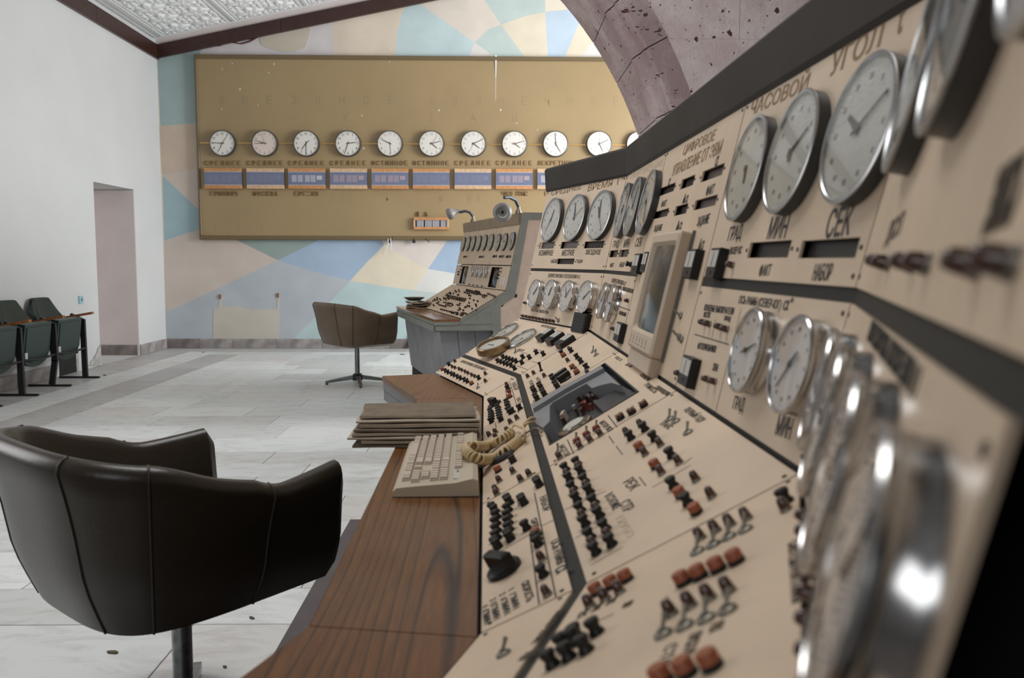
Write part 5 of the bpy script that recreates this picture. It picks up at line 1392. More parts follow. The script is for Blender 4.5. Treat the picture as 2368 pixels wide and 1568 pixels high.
hF = [hole_px2(FV, fz(*a), fz(*b), h / 5.6) for a, b, h in (((178, 640), (231, 637), 27), ((382, 641), (446, 639), 30), ((560, 633), (620, 634), 32), ((642, 635), (708, 636), 32), ((733, 637), (802, 638), 34))]
b3 = (s_1, s_2)
pF = [plate(SF, FV, (3, 5), 0.0, s_1, L_MID + 0.004, L_V, far, hF[:1]), plate(SF, FV, (3, 5), s_1, s_2, L_MID + 0.004, L_V, far, hF[1:2]), plate(SF, FV, (3, 5), s_2, FE, L_MID + 0.004, L_V, far, hF[2:])]
for h_ in hF: slot(FV, far, *h_, dark=False)
q1 = [FV.uv(*fz(u, v)) for u, v in ((178, 722), (256, 724), (206, 990), (120, 985))]; q2 = [FV.uv(*fz(u, v)) for u, v in ((555, 735), (662, 738), (602, 1048), (495, 1036))]
def qrect(q): 
    x0 = (q[0][0] + q[3][0]) / 2; x1 = (q[1][0] + q[2][0]) / 2; y1 = (q[0][1] + q[1][1]) / 2; y0 = (q[2][1] + q[3][1]) / 2
    y0 = max(y0, 0.014); y1 = min(y1, L_MID - 0.016)
    return ((x0 + x1) / 2, (y0 + y1) / 2, x1 - x0, y1 - y0)
c1, c2 = qrect(q1), qrect(q2)
pF += [plate(SF, FV, (3, 5), 0.0, s_3, 0.004, L_MID - 0.004, far, [c1]), plate(SF, FV, (3, 5), s_3, s_4, 0.004, L_MID - 0.004, far), plate(SF, FV, (3, 5), s_4, FE, 0.004, L_MID - 0.004, far, [c2])]
for cc in (c1, c2):
    k = MB().use('crt_glass'); rows = []
    for j in range(9):
        rows.append([(cc[0] + cc[2] * (i / 6 - .5), cc[1] + cc[3] * (j / 8 - .5), -0.026 + 0.024 * (1 - (i / 3 - 1) ** 2 * .8) * (1 - (j / 4 - 1) ** 2 * .9)) for i in range(7)])
    k.loft(rows, False, False); put('screen', k.mesh('screen', smooth=True), FV.M, far)
G_FU = gauge_meshes(0.0745, 0.018, 'big'); G_FL_ = gauge_meshes(0.052, 0.020, 'chrome')
for i, (u, v) in enumerate(((168, 470), (232, 466), (297, 462), (369, 460), (443, 453), (525, 447), (615, 450), (700, 443), (796, 433))):
    a, b = FV.uv(*fz(u, v), 0.018); gauge(FV.M @ T(a, b, PT), G_FU, far, ((20 + 60 * i, .6, .07), (200 - 30 * i, .4, .08)) if i > 5 else ((10, .1, .1),))
for i, (u, v) in enumerate(((288, 822), (340, 826), (397, 830), (458, 831))):
    a, b = FV.uv(*fz(u, v), 0.020); gauge(FV.M @ T(a, b, PT), G_FL_, far, ((40 * i, .7, .09),))
pF.append(plate(SF, FS, (1, 3), 0.0, FE, 0.004, L_FS - 0.008, far))
for u, v, nm in ((118, 833, 'b'), (112, 868, 'b'), (632, 873, 'b'), (620, 916, 'b'), (668, 785, 'l'), (658, 832, 'l'), (150, 760, 'l'), (146, 805, 'l'), (252, 995, 'l'), (305, 1003, 'l'), (358, 1010, 'l'), (418, 1017, 'l')):
    a, b = FV.uv(*fz(u, v), 0.01); put(KIND[nm][0], KIND[nm][1], FV.M @ T(a, b, PT) @ SCL(1.1), far)
k = MB().use('white_edge')
for u, v in ((88, 900), (668, 955), (703, 960)):
    a, b = FV.uv(*fz(u, v), PT); k.box((a - 0.02, b - 0.035, PT), (a + 0.02, b + 0.035, PT + 0.003))
put('printed_plates', k.mesh('printed_plates'), FV.M, far)
# the far desk's small controls (each only a few pixels): joined
kb, kl = MB().use('black_plastic'), MB().use('brown_lamp')
def tiny(k, a, b, r=0.008):
    k.add([(a + r * math.cos(x_), b + r * math.sin(x_), PT) for x_ in [math.pi * j / 3 for j in range(6)]] + [(a + r * .9 * math.cos(x_), b + r * .9 * math.sin(x_), PT + 0.014) for x_ in [math.pi * j / 3 for j in range(6)]],
          [(6, 7, 8, 9, 10, 11)] + [(j, (j + 1) % 6, 6 + (j + 1) % 6, 6 + j) for j in range(6)])
rng = random.Random(3)
ZG = ((700, 440), 3.408)
def fk(k, u, v): 
    a, b = FS.uv(ZG[0][0] + u / ZG[1], ZG[0][1] + v / ZG[1], 0.008); tiny(k, a, b)
for j in range(3):
    for i in range(9): fk(kb if rng.random() < .6 else kl, 1155 + i * 16 - j * 6, 832 + j * 9 + i * 3.2)
for j in range(2):
    for i in range(6): fk(kl if rng.random() < .8 else kb, 1225 + i * 11 - j * 5, 850 + j * 9 + i * 2.2)
for u0, v0, n_, kk in ((1295, 785, 4, kb), (1290, 795, 4, kb), (1275, 806, 4, kb), (1345, 800, 5, kb), (1335, 812, 4, kb), (1365, 795, 3, kl), (1310, 830, 2, kb), (1318, 855, 1, kb), (1115, 885, 4, kl), (1150, 890, 3, kb), (1075, 905, 5, kb), (1130, 905, 4, kl), (1220, 905, 2, kb), (1300, 912, 2, kb), (1090, 940, 3, kb), (1120, 948, 4, kl), (1165, 958, 3, kl), (1210, 975, 2, kb), (1245, 985, 2, kb), (1175, 968, 2, kb), (1265, 968, 3, kl), (1405, 825, 3, kl), (1435, 830, 2, kb), (1460, 818, 2, kl), (1490, 830, 3, kl), (1510, 840, 2, kl), (1380, 818, 2, kb), (1420, 842, 2, kl)):
    for i in range(n_): fk(kk, u0 + i * 13, v0 + i * 3.4)
for i in range(44):
    u = rng.uniform(980, 1240); v = 770 + (1235 - u) * 0.42 + rng.uniform(0, 60)
    fk(kl if rng.random() < .7 else kb, u, v)
for i in range(22):
    u = rng.uniform(1180, 1390); fk(kl if rng.random() < .5 else kb, u, rng.uniform(890, 985) - max(0, (u - 1300)) * 0.45)
for nm, kk in (('buttons', kb), ('indicator_lamps', kl)):
    o = put(nm, kk.mesh(nm), FS.M, pF[-1]); o['kind'] = 'stuff'
# near end cheek: grey frame around a cream sheet
def EP(u, v):
    pl = Plane(SF.pt(FL, 0, 0), SF.nn, Vector((0, 0, 1))); return pl.uv(u, v)
PE = Plane(SF.pt(FL, 0, 0), SF.nn, Vector((0, 0, 1)))
outer = [(0.0, 0.655), (0.0, 0.70), (0.19, 0.703), (0.2125, 0.752), (0.30, 0.797), (0.577, 0.966), (0.6974, 1.4906), (0.6974, 1.56), (0.715, 1.58), (1.15, 1.58), (1.15, 0.10), (0.58, 0.10), (0.50, 0.655)]
hole = [(0.53, 0.10 + 0.02), (0.53, 0.845), (0.645, 0.92), (0.755, 1.525), (1.09, 1.525), (1.09, 0.12)]
outer[-2] = (0.47, 0.10); outer[-1] = (0.47, 0.655)
k = MB().use('frame_grey'); k.prism(outer, -0.02, 0.0, [hole]); put('end_frame', k.mesh('end_frame'), PE.M, far)
k = MB().use('cream_end'); k.prism(hole, -0.018, -0.006); ep = put('end_sheet', k.mesh('end_sheet'), PE.M, far)
k = MB().use('frame_grey'); k.prism([(0.20, 0.71), (0.445, 0.71), (0.445, 0.85)], 0.0, 0.004); k.prism([(0.01, 0.662), (0.46, 0.662), (0.46, 0.695), (0.01, 0.695)], 0.0, 0.004); put('apron_panel', k.mesh('apron_panel'), PE.M, far)
for r_, z_ in ((0.648, 0.925), (0.535, 0.855)):
    k = MB().use('dark_gap'); k.disc(0.016, 0.0, 14)
    put('ragged_hole', k.mesh('ragged_hole'), PE.M @ T(r_ + 0.004, z_ + 0.002, -0.0055), ep)
# pedestal of grey boards, leaning
for i in range(3):
    r0, r1 = 0.06 + i * 0.14, 0.06 + (i + 1) * 0.14 - 0.004
    k = MB().use('greywood_far'); k.prism([(r0, 0.65), (r0 + 0.055, 0.17), (r1 + 0.055, 0.17), (r1, 0.65)], -0.10, -0.08); put('pedestal_board', k.mesh('pedestal_board'), PE.M, far)
k = MB().use('dark_gap'); k.prism([(0.14, 0.0), (0.14, 0.17), (0.55, 0.17), (0.55, 0.0)], -1.9, -0.10); put('kick', k.mesh('kick'), PE.M, far)

# gooseneck lamps on the far console
def lamp(name, label_, base, path, head, hdir, R, turned):
    t = thing(name, label_, 'lamp', base, 0, 'gooseneck lamps on the far console')
    k = MB().use('old_silver'); k.lathe([(0.028, 0), (0.026, 0.012), (0.015, 0.03), (0.013, 0.05)], 16); put('base', k.mesh('base', auto=40), Matrix.Translation(base), t)
    k = MB().use('hose_blue'); k.tube(path, 0.0135, 10); put('gooseneck', k.mesh('gooseneck', auto=60), None, t)
    q = Vector(hdir).to_track_quat('Z', 'Y').to_matrix().to_4x4()
    M = Matrix.Translation(head) @ q
    k = MB().use('lamp_grey')
    k.lathe([(0.016, -R * 1.5), (0.022, -R * 1.0), (R * 0.5, -R * 0.62), (R * 0.92, -R * 0.2), (R, R * 0.15), (R * 0.92, R * 0.52), (R * 0.70, R * 0.68), (R * 0.62, R * 0.60), (R * 0.58, R * 0.2), (R * 0.40, -R * 0.25)], 28, True, False)
    put('lamp_shade', k.mesh('lamp_shade', auto=50), M, t)
    k = MB().use('clock_dial'); k.lathe([(R * 0.585, R * 0.3), (R * 0.42, -R * 0.22), (R * 0.12, -R * 0.3)], 24, False, True); put('reflector', k.mesh('reflector', smooth=True), M, t)
    k = MB().use('soft_black'); k.lathe([(R * 0.16, -R * 0.3), (R * 0.16, R * 0.1)], 12); put('socket', k.mesh('socket'), M, t)
def fcap(u, v): 
    # point on the cap's top line of the far console
    pl = Plane(SF.pt(0, R_[6] + 0.02, Z_[6]), SF.e, Vector((0, 0, 1))); a, b = pl.uv(u, v); return SF.pt(a, R_[6] + 0.02, Z_[6])
b1 = fcap(1199, 494); 
y1_ = b1.y
P1 = [b1 + Vector((0, 0, 0.04)), at_y(1199, 478, y1_), at_y(1192, 463, y1_ - 0.05), at_y(1178, 456, y1_ - 0.12), at_y(1166, 457, y1_ - 0.16)]
h1 = at_y(1162, 491, y1_ - 0.24)
lamp('desk_lamp', 'grey gooseneck lamp facing the camera, at the near end of the far console', b1, P1, h1, (at_y(1150, 540, y1_ - 2) - h1), 0.075, True)
b2 = fcap(1094, 513)
y2_ = b2.y
P2 = [b2 + Vector((0, 0, 0.04)), at_y(1093, 500, y2_), at_y(1086, 491, y2_), at_y(1076, 488, y2_), at_y(1062, 491, y2_)]
h2 = at_y(1043, 494, y2_)
lamp('desk_lamp', 'grey gooseneck lamp drooping to the left, at the far end of the far console', b2, P2, h2, Vector((-1, -0.12, -0.38)), 0.058, False)

# papers and ashtray on the far desk
fp = at_z(965, 715, 0.75)
for i, (dx, dy, w_, d_, rz, m) in enumerate(((0, 0, .26, .30, .1, 'paper_kraft'), (.03, .02, .24, .30, -.15, 'paper_dark'), (-.01, .03, .22, .28, .25, 'paper_kraft'))):
    k = MB().use(m); n_ = 8
    rows = []
    for zlev in (0, 0.014):
        pass
    top = [[(w_ * (a_ / n_ - .5), d_ * (b_ / n_ - .5), 0.012 + 0.008 * math.sin(a_ * 1.1 + i) * math.cos(b_ * .9)) for a_ in range(n_ + 1)] for b_ in range(n_ + 1)]
    k.loft(top, False, False); k.loft([[(p[0], p[1], max(0.0, p[2] - 0.012)) for p in r] for r in top][::-1], False, False)
    edge = [top[0][a_] for a_ in range(n_ + 1)] + [top[b_][n_] for b_ in range(1, n_ + 1)] + [top[n_][a_] for a_ in range(n_ - 1, -1, -1)] + [top[b_][0] for b_ in range(n_ - 1, 0, -1)]
    k.loft([[(p[0], p[1], max(0.0, p[2] - 0.012)) for p in edge], edge], True, False)
    tag(put('paper_folder', k.mesh('paper_folder'), T(fp.x + dx, fp.y + 0.25 + dy, 0.7505 + 0.0205 * i) @ RZ(rz)), ('lowest crumpled brown folder on the far desk', 'middle crumpled brown folder on the far desk', 'top crumpled brown folder on the far desk')[i], 'folder', 'folders on the far desk')
k = MB().use('steel'); k.lathe([(0.05, 0), (0.06, 0.004), (0.10, 0.028), (0.104, 0.034), (0.098, 0.034), (0.06, 0.010)], 28, True, True)
tag(put('ashtray', k.mesh('ashtray', auto=40), T(fp.x - 0.06, fp.y + 0.33, 0.813)), 'round metal dish lying on the papers on the far desk', 'dish')

# ------------------------------------------------------------------ tub chairs
def tub_chair(name, label_, loc, rot, shell_mat):
    t = thing(name, label_, 'chair', loc, rot, 'brown swivel tub chairs')
    M0 = WM[t]
    NU = 72
    # plan of the outer edge at mid height: arms along +x, back at -x
    A_, B_, XF = 0.335, 0.333, 0.252
    def plan(u):
        # u -1..1, arc length-like: arm, back curve, arm
        a = abs(u); s_ = 1 if u >= 0 else -1
        if a > 0.62:
            q_ = (a - 0.62) / 0.38
            return Vector((-0.02 + (XF + 0.02) * q_, s_ * (B_ - 0.015 * q_)))
        th = a / 0.62 * math.pi / 2
        c_, s2 = math.cos(th), math.sin(th)
        ex = 0.62
        return Vector((-0.02 - (A_ - 0.02) * c_ ** ex, s_ * B_ * s2 ** ex))
    def top(u):
        a = abs(u)
        if a < 0.40: return 0.805 - 0.02 * (a / 0.40) ** 2
        if a < 0.76:
            q_ = (a - 0.40) / 0.36; q_ = min(q_, 1); q_ = q_ * q_ * (3 - 2 * q_); return 0.785 - 0.095 * q_
        q_ = (a - 0.76) / 0.24; return 0.69 + 0.018 * q_ ** 1.3
    def nrm(u):
        d = plan(min(1, u + 0.01)) - plan(max(-1, u - 0.01)); n = Vector((d.y, -d.x)).normalized()
        if n.dot(plan(u) - Vector((0.05, 0))) < 0: n = -n
        return n
    rings = []; outer_pts = {}
    th = 0.055
    for i in range(NU + 1):
        u = -1 + 2 * i / NU
        p = plan(u); n = nrm(u); zt = top(u); ring = []
        fl = 0.055 if abs(u) < 0.62 else 0.055 - 0.03 * (abs(u) - 0.62) / 0.38
        zb = 0.40
        prof = []
        for q_ in range(9):
            v = q_ / 8; z = zb + (zt - 0.03 - zb) * v
            prof.append((-0.055 + 0.045 * math.sin(min(1, v * 2.2) * math.pi / 2) + fl * v * v, z))
        e0 = prof[-1][0]
        for q_ in range(1, 6):
            a_ = math.pi * q_ / 6; prof.append((e0 - th / 2 + th / 2 * math.cos(a_), zt - 0.03 + 0.03 * math.sin(a_)))
        for q_ in range(5):
            v = 1 - q_ / 4; z = 0.44 + (zt - 0.03 - 0.44) * v
            prof.append((prof[8][0] * v ** 1.5 - th - 0.02 * (1 - v), z))
        for o_, z in prof: ring.append((p.x + n.x * o_, p.y + n.y * o_, z))
        rings.append(ring); outer_pts[i] = [Vector(x_) for x_ in ring]
    k = MB().use(shell_mat); k.loft(rings, False, False)
    # arm fronts
    for r_ in (rings[0], rings[-1]):
        c_ = Vector(r_[4]) * 0.5 + Vector(r_[-3]) * 0.5
        n_ = len(r_); bulge = [(x_ + 0.012, y_, z_) for x_, y_, z_ in r_]
        cen = (c_.x + 0.02, c_.y, c_.z)
        vs = list(r_) + [((x_ + cen[0]) / 2 + 0.012, (y_ + cen[1]) / 2, (z_ + cen[2]) / 2 * 0.5 + z_ * 0.5) for x_, y_, z_ in r_] + [cen]
        fs = []
        for a_ in range(n_):
            b_ = (a_ + 1) % n_
            fs.append((a_, b_, n_ + b_, n_ + a_)); fs.append((n_ + a_, n_ + b_, 2 * n_))
        k.add(vs, fs)
    # underside
    bot = [Vector(r_[0]) for r_ in rings]
    low = [Vector((v.x * 0.8 + 0.012, v.y * 0.8, 0.375)) for v in bot]
    n_ = len(bot); base = [tuple(v) for v in bot] + [tuple(v) for v in low] + [(0.03, 0, 0.37)]
    fs = [(i, i + 1, n_ + i + 1, n_ + i) for i in range(n_ - 1)] + [(n_ + i, n_ + i + 1, 2 * n_) for i in range(n_ - 1)] + [(n_ - 1, 0, n_, 2 * n_ - 1), (2 * n_ - 1, n_, 2 * n_)]
    k.add(base, fs)
    put('shell', k.mesh('shell', auto=70), M0, t)
    # seat cushion
    cs = []
    for zz, sc_ in ((0.40, 0.80), (0.455, 0.845), (0.475, 0.80), (0.482, 0.5)):
        cs.append([((plan(u).x * sc_ + 0.015), plan(u).y * sc_, zz) for u in [-1 + 2 * i / 40 for i in range(41)]])
    k = MB().use(shell_mat); k.loft(cs, True, True); put('seat_cushion', k.mesh('seat_cushion', auto=50), M0, t)
    # piping along the seams
    for u in (-0.70, -0.43, -0.17, 0.17, 0.43, 0.70):
        i = round((u + 1) / 2 * NU)
        pts = [q_ + Vector((nrm(u).x, nrm(u).y, 0)) * 0.0006 for q_ in outer_pts[i][:12]]
        k = MB().use('leather_seam'); k.tube(pts, 0.0032, 6); put('piping', k.mesh('piping', smooth=True), M0, t)
    k = MB().use('steel'); k.lathe([(0.025, 0.05), (0.025, 0.36), (0.05, 0.37)], 20); put('column', k.mesh('column', auto=40), M0, t)
    k = MB().use('black_iron'); k.lathe([(0.05, 0.035), (0.05, 0.085), (0.036, 0.10)], 20); put('hub', k.mesh('hub', auto=40), M0, t)
    for i in range(4):
        a = i * math.pi / 2 + (math.radians(104) if rot > 0.8 else 0.26) - rot
        d = Vector((math.cos(a), math.sin(a), 0)); s2 = Vector((-d.y, d.x, 0))
        k = MB().use('steel')
        k.loft([[d * 0.045 + s2 * 0.022 + Vector((0, 0, 0.085)), d * 0.045 - s2 * 0.022 + Vector((0, 0, 0.085)), d * 0.045 - s2 * 0.022 + Vector((0, 0, 0.045)), d * 0.045 + s2 * 0.022 + Vector((0, 0, 0.045))],
                [d * 0.31 + s2 * 0.014 + Vector((0, 0, 0.035)), d * 0.31 - s2 * 0.014 + Vector((0, 0, 0.035)), d * 0.31 - s2 * 0.014 + Vector((0, 0, 0.012)), d * 0.31 + s2 * 0.014 + Vector((0, 0, 0.012))]])
        lg = put('leg', k.mesh('leg'), M0, t)
        k = MB().use('soft_black'); k.lathe([(0.012, 0), (0.012, 0.013)], 10); put('glide', k.mesh('glide'), M0 @ Matrix.Translation(d * 0.295), lg)
    return t
tub_chair('tub_chair', 'dark olive-brown leather tub chair in the left foreground, its back to the camera', (-0.80, 2.09, 0), math.radians(49), 'leather')
tub_chair('tub_chair', 'tan-brown leather tub chair standing in front of the far console', (-1.372, 8.27, 0), math.radians(40), 'leather_tan')

# ------------------------------------------------------------------ folding auditorium seats on the left wall
row = thing('auditorium_seats', 'row of dark green folding auditorium seats with wooden armrests against the white wall', 'seating', (-4.25, 7.8, 0))
LY = [8.655, 8.08, 7.50, 6.93]
for i, ly in enumerate(LY):
    k = MB().use('black_iron'); k.box((-4.46, ly - 0.015, 0.0), (-4.06, ly + 0.015, 0.018)); put('foot_bar', k.mesh('foot_bar'), None, row)
    k = MB().use('black_iron')
    if i == 1:
        k.bar((-4.24, ly, 0.018), (-4.20, ly, 0.25), 0.03, 0.05); k.bar((-4.20, ly, 0.24), (-4.205, ly, 0.60), 0.03, 0.055)
    else:
        k.bar((-4.20, ly, 0.018), (-4.205, ly, 0.60), 0.03, 0.05)
    k.bar((-4.205, ly, 0.57), (-4.33, ly, 0.63), 0.03, 0.07)
    put('leg', k.mesh('leg'), None, row)
    k = MB().use('arm_wood'); k.bar((-4.44, ly, 0.605), (-4.10, ly, 0.665), 0.05, 0.024); put('armrest', k.mesh('armrest'), None, row)
for y0, y1 in zip(LY[:-1], LY[1:]):
    yc = (y0 + y1) / 2; hw = 0.245
    # backrest: curved shell leaning to the wall
    k = MB().use('seat_green')
    rings = []
    for i in range(9):
        q_ = i / 8; z = 0.50 + 0.33 * q_; w_ = hw * (1.0 - 0.12 * q_ ** 3); x_ = -4.34 - 0.13 * q_
        rr = []
        for j in range(13):
            a_ = j / 12 * 2 - 1
            drop = 0.06 * max(0, abs(a_) - 0.55) ** 2 / 0.2 * (q_ ** 2) * 2
            rr.append((x_ + 0.03 * a_ * a_, yc + a_ * w_, z - drop))
        for j in range(12, -1, -1):
            a_ = j / 12 * 2 - 1
            drop = 0.06 * max(0, abs(a_) - 0.55) ** 2 / 0.2 * (q_ ** 2) * 2
            rr.append((x_ + 0.03 * a_ * a_ - 0.035, yc + a_ * w_, z - drop))
        rings.append(rr)
    k.loft(rings); put('backrest', k.mesh('backrest', auto=45), None, row)
    # folded seat pan: slab, rounded below, almost upright
    def slab(th0, th1, inset, m, nm):
        k = MB().use(m); ring0 = []; ring1 = []
        pts = []
        for j in range(9):
            a_ = j / 8; pts.append((-(hw - 0.02 - inset) + 2 * (hw - 0.02 - inset) * a_, 0.16 - inset * 0 - 0.16 * (1 - (2 * a_ - 1) ** 2) ** 0.5 * 0.75 + inset))
        pts += [(hw - 0.02 - inset, 0.44 - inset), (-(hw - 0.02 - inset), 0.44 - inset)]
        # local frame: across y, up along leaning axis
        up = Vector((0.12, 0, 0.99)).normalized(); nv = Vector((0.99, 0, -0.12)).normalized()
        for a_, b_ in pts:
            c_ = Vector((-4.27, yc, 0.19)) + Vector((0, a_, 0)) + up * b_
            ring0.append(c_ + nv * th0); ring1.append(c_ + nv * th1)
        k.loft([ring0, ring1]); put(nm, k.mesh(nm), None, row)
    slab(-0.035, 0.035, 0.0, 'seat_green_pan', 'seat'); slab(0.035, 0.042, 0.03, 'seat_green_pan', 'seat_underside')
    k = MB().use('black_iron'); k.tube([(-4.19, y0, 0.31), (-4.175, yc, 0.295), (-4.19, y1, 0.31)], 0.011, 8); put('tie_bar', k.mesh('tie_bar', smooth=True), None, row)
    k = MB().use('white_edge'); k.box((-4.205, yc - hw + 0.03, 0.30), (-4.198, yc - hw + 0.07, 0.37)); put('number_plate', k.mesh('number_plate'), None, row)

# wall socket
p = at_x(185, 693, XL)
k = MB().use('socket_blue'); k.cbox((-0.042, -0.042, 0), (0.042, 0.042, 0.02), 0.004)
MS = frame(Vector((0, 1, 0)), Vector((0, 0, 1)), Vector((1, 0, 0)), Vector((XL, p.y, p.z)))
s_ = tag(put('wall_socket', k.mesh('wall_socket'), MS), 'pale blue electrical socket on the white left wall', 'socket')
k = MB().use('socket_dark'); k.lathe([(0.022, 0.02), (0.022, 0.0205)], 16, False, True); put('socket_face', k.mesh('socket_face'), MS, s_)

# ------------------------------------------------------------------ things on the near desk
# stack of worn folders
SM = Matrix.Translation((-0.20, 2.13, 0.751)) @ RZ(0.04)
names = ['lowest', 'second lowest', 'third from the bottom of', 'fourth from the bottom of', 'fifth from the bottom of', 'third from the top of', 'second from the top of', 'topmost']
zz = 0.0
specs = [(0.30, 0.20, 0.006, 'paper_dark', 0.0, -0.01, 0.0), (0.29, 0.21, 0.007, 'paper_kraft', 0.01, 0.0, 0.05), (0.31, 0.21, 0.004, 'paper_page', -0.012, -0.005, -0.03), (0.30, 0.205, 0.006, 'paper_kraft', -0.005, 0.008, 0.03), (0.30, 0.21, 0.005, 'paper_dark', 0.0, 0.012, -0.02), (0.295, 0.20, 0.008, 'paper_kraft', 0.004, 0.022, 0.015), (0.30, 0.20, 0.004, 'paper_page', 0.0, 0.03, 0.03), (0.285, 0.19, 0.006, 'paper_dark', -0.003, 0.045, 0.02)]
for i, (w_, d_, th_, m, dx, dy, rz) in enumerate(specs):
    M = SM @ T(dx, dy, zz) @ RZ(rz)
    nx_, ny_ = 10, 4
    def wv(a_, b_): return 0.0006 * math.sin(a_ * 0.9 + i * 1.7) + 0.0004 * math.sin(b_ * 1.4 + i)
    top = [[(w_ * (a_ / nx_ - .5) + (random.uniform(-.004, .004) if a_ in (0, nx_) else 0), d_ * (b_ / ny_ - .5), th_ + wv(a_, b_)) for a_ in range(nx_ + 1)] for b_ in range(ny_ + 1)]
    k = MB().use(m); k.loft(top, False, False)
    k.loft([[(p[0], p[1], p[2] - th_ * .92) for p in r] for r in top][::-1], False, False)
    edge = [top[0][a_] for a_ in range(nx_ + 1)] + [top[b_][nx_] for b_ in range(1, ny_ + 1)] + [top[ny_][a_] for a_ in range(nx_ - 1, -1, -1)] + [top[b_][0] for b_ in range(ny_ - 1, 0, -1)]
    k.use('paper_page' if i % 2 else m); k.loft([[(p[0], p[1], p[2] - th_ * .92) for p in edge], edge], True, False)
    lab = 'worn brown folder, %s the stack beside the keyboard' % names[i] if ' of' in names[i] else '%s worn folder in the stack beside the keyboard' % names[i]
    tag(put('paper_folder', k.mesh('paper_folder'), M), lab, 'folder', 'worn folders stacked on the near desk')
    zz += th_ + 0.0030

# keyboard: long axis along the desk, space bar towards the operator
kb = thing('keyboard', 'beige computer keyboard lying on the wooden desk under the coiled cord', 'keyboard', (-0.128, 1.815, 0.751), 0.0)
KM = frame(Vector((0, -1, 0)), Vector((1, 0, 0)), Vector((0, 0, 1)), Vector((-0.214, 2.045, 0.751))) @ RZ(0.03)
KL, KD = 0.455, 0.165
k = MB().use('keyboard_case')
sec_ = [(0, 0), (0, 0.010), (0.006, 0.016), (0.02, 0.018), (KD - 0.045, 0.026), (KD - 0.012, 0.034), (KD - 0.002, 0.030), (KD, 0.0)]
k.loft([[(x_, y_, z_) for y_, z_ in sec_] for x_ in (0.0, 0.004, KL - 0.004, KL)]); put('case', k.mesh('case'), KM, kb)
U = 0.0185
def key(x, y, w, z):
    key_ = round(w, 2)
    if key_ not in KEYM:
        kk = MB().use('keycap'); W2 = U * w / 2 - 0.0007; D2 = U / 2 - 0.0009
        kk.loft([[(-W2, -D2, 0), (W2, -D2, 0), (W2, D2, 0), (-W2, D2, 0)], [(-W2 + .0022, -D2 + .002, .008), (W2 - .0022, -D2 + .002, .008), (W2 - .0022, D2 - .0015, .008), (-W2 + .0022, D2 - .0015, .008)]])
        KEYM[key_] = kk.mesh('key')
    put('key', KEYM[key_], KM @ T(x + U * w / 2, y, z), kb)
KEYM = {}
rows_ = [(0.022, [(0, 1.5), (1.5, 1), (2.5, 1.5), (4, 7), (11, 1.5), (12.5, 1), (13.5, 1.5), (15.25, 1), (16.25, 1), (17.25, 1), (18.5, 2), (20.5, 1)]),
         (0.0405, [(0, 2.25)] + [(2.25 + i, 1) for i in range(10)] + [(12.25, 2.75), (16.25, 1), (18.5, 1), (19.5, 1), (20.5, 1), (21.5, 1)]),
         (0.059, [(0, 1.75)] + [(1.75 + i, 1) for i in range(11)] + [(12.75, 2.25), (18.5, 1), (19.5, 1), (20.5, 1)]),
         (0.0775, [(0, 1.5)] + [(1.5 + i, 1) for i in range(12)] + [(13.5, 1.5), (15.25, 1), (16.25, 1), (17.25, 1), (18.5, 1), (19.5, 1), (20.5, 1), (21.5, 1)]),
         (0.096, [(i, 1) for i in range(13)] + [(13, 2), (15.25, 1), (16.25, 1), (17.25, 1), (18.5, 1), (19.5, 1), (20.5, 1), (21.5, 1)]),
         (0.124, [(0, 1)] + [(2 + i, 1) for i in range(4)] + [(6.5 + i, 1) for i in range(4)] + [(11 + i, 1) for i in range(4)] + [(15.25, 1), (16.25, 1), (17.25, 1)])]
for y_, ks in rows_:
    for x_, w_ in ks: key(0.012 + x_ * U, y_, w_, 0.0165 + y_ * 0.075)
k = MB().use('phone_ivory'); k.box((0.012 + 18.5 * U, 0.115, 0.0262), (0.012 + 22.4 * U, 0.133, 0.0278)); k.use('ink_soft'); k.box((0.02 + 18.6 * U, 0.121, 0.0278), (0.03 + 18.8 * U, 0.125, 0.0281))
put('badge', k.mesh('badge'), KM, kb)

# grey mat under the keyboard's far edge, coiled cord, thin cable with a flat black disc
k = MB().use('skirt_dark'); k.box((-0.058, 1.60, 0.7505), (-0.041, 2.02, 0.7525)); tag(put('desk_strip', k.mesh('desk_strip')), 'narrow grey strip on the desk between keyboard and panel', 'mat')
def bt(u, v, off): 
    a, b = BT.uv(u, v, off); return BT.o + BT.e * a + BT.t * b + BT.n * off
C6 = lambda u, v: (820 + u / 4.9, 840 + v / 4.9)
ctrl = [bt(*C6(1790, 770), 0.016), bt(*C6(1660, 870), 0.014), bt(*C6(1500, 935), 0.014), at_z(*C6(1370, 945), 0.80), at_z(*C6(1262, 955), 0.797), at_z(*C6(1300, 1030), 0.797), at_z(*C6(1420, 1085), 0.79), bt(*C6(1560, 1080), 0.014), bt(*C6(1700, 1010), 0.014), bt(*C6(1830, 900), 0.014), bt(*C6(1900, 840), 0.016)]
def catmull(P, n):
    out = []
    for i in range(len(P) - 1):
        p0, p1, p2, p3 = P[max(i - 1, 0)], P[i], P[i + 1], P[min(i + 2, len(P) - 1)]
        for j in range(n):
            t = j / n
            out.append(0.5 * ((2 * p1) + (p2 - p0) * t + (2 * p0 - 5 * p1 + 4 * p2 - p3) * t * t + (3 * p1 - p0 - 3 * p2 + p3) * t ** 3))
    out.append(P[-1]); return out
cl = catmull(ctrl, 24)
Ltot = sum((b - a).length for a, b in zip(cl[:-1], cl[1:]))
turns = Ltot / 0.0082
hel = []; acc = 0; up = Vector((0, 0, 1))
N = int(turns * 10)
seg = [0]
for a, b in zip(cl[:-1], cl[1:]): seg.append(seg[-1] + (b - a).length)
j = 0
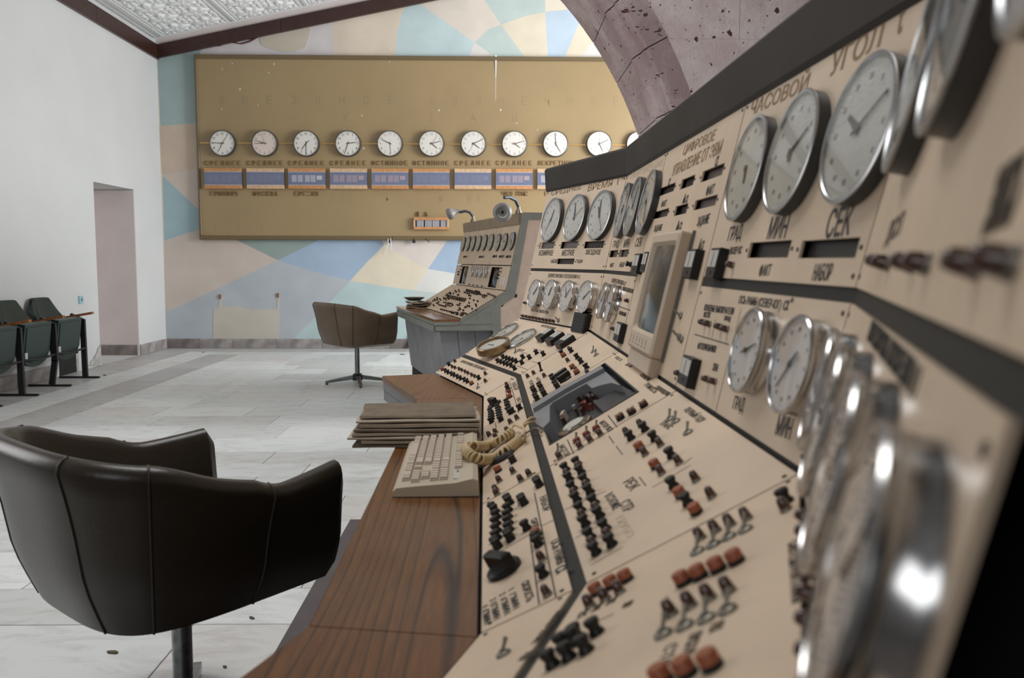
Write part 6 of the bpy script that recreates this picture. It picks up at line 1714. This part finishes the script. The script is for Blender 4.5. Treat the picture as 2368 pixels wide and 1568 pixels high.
for i in range(N + 1):
    d_ = Ltot * i / N
    while j < len(seg) - 2 and seg[j + 1] < d_: j += 1
    f_ = (d_ - seg[j]) / max(seg[j + 1] - seg[j], 1e-9); p = cl[j].lerp(cl[j + 1], f_); tg = (cl[j + 1] - cl[j]).normalized()
    x_ = tg.cross(up).normalized(); y_ = x_.cross(tg).normalized(); a_ = 2 * math.pi * turns * i / N
    hel.append(p + (x_ * math.cos(a_) + y_ * math.sin(a_)) * 0.0092)
k = MB().use('cord_beige'); k.tube(hel, 0.0034, 6)
cord = tag(put('coiled_cord', k.mesh('coiled_cord', smooth=True)), 'coiled beige telephone cord looped over the keyboard edge and panel', 'cord')
def bs(u, v, off):
    a, b = BS.uv(u, v, off); return BS.o + BS.e * a + BS.t * b + BS.n * off
k = MB().use('cord_beige')
k.tube(catmull([hel[-1], bt(*C6(1930, 780), 0.03), bt(*C6(1910, 700), 0.03), bs(*C6(2000, 620), 0.03), bs(1237, 968, 0.012)], 10), 0.003, 8)
k.tube(catmull([hel[0], bt(*C6(1810, 700), 0.02), bt(*C6(1900, 730), 0.022), bt(*C6(1960, 680), 0.028), bs(1240, 975, 0.012)], 10), 0.003, 8)
put('straight_end', k.mesh('straight_end', smooth=True), None, cord)
k = MB().use('wire_grey'); k.tube(catmull([bs(1252, 1000, 0.012), bs(1240, 990, 0.016), bt(1215, 1003, 0.012), bt(1175, 1037, 0.012), bt(1135, 1068, 0.012), at_z(1110, 1082, 0.756), at_z(1113, 1072, 0.758), bt(1128, 1055, 0.014), bt(1170, 1018, 0.016)], 12), 0.0022, 8)
tag(put('thin_cable', k.mesh('thin_cable', smooth=True)), 'thin grey cable running from the telephone down to the desk', 'cable')
a, b = BT.uv(1158, 1052, 0.012)
k = MB().use('soft_black'); k.lathe([(0.028, 0), (0.030, 0.004), (0.027, 0.009), (0.012, 0.011)], 24); tag(put('earpiece', k.mesh('earpiece', auto=40), BT.M @ T(a, b, PT + 0.0005)), 'flat black earpiece lying under the coiled cord', 'earpiece')

# ------------------------------------------------------------------ litter on the floor
for i, (u, v, s) in enumerate(((242, 868, .03), (260, 1510, .022), (582, 1430, .016), (520, 1543, .012), (470, 815, .03), (3, 940, .03), (930, 820, .04))):
    p = at_z(u, v, 0.0); rz = random.uniform(0, 3)
    k = MB().use('debris'); n_ = 7
    k.loft([[(s * math.cos(2 * math.pi * j / n_) * random.uniform(.6, 1), s * .5 * math.sin(2 * math.pi * j / n_) * random.uniform(.6, 1), z_) for j in range(n_)] for z_ in (0.0, s * 0.2)])
    tag(put('floor_litter', k.mesh('floor_litter'), T(p.x, p.y, 0.0005) @ RZ(rz)),
        ('dark crumb on the floor in front of the green seats', 'dead leaf scrap on the tiles left of the chair column', 'thin dark shred on the tiles right of the foreground chair', 'small blue-grey shred by the foreground chair foot', 'dark flake on the floor near the back wall corner', 'dark flake by the left edge under the seats', 'dark flake beside the far console by the skirting')[i], 'litter', 'scraps on the floor')
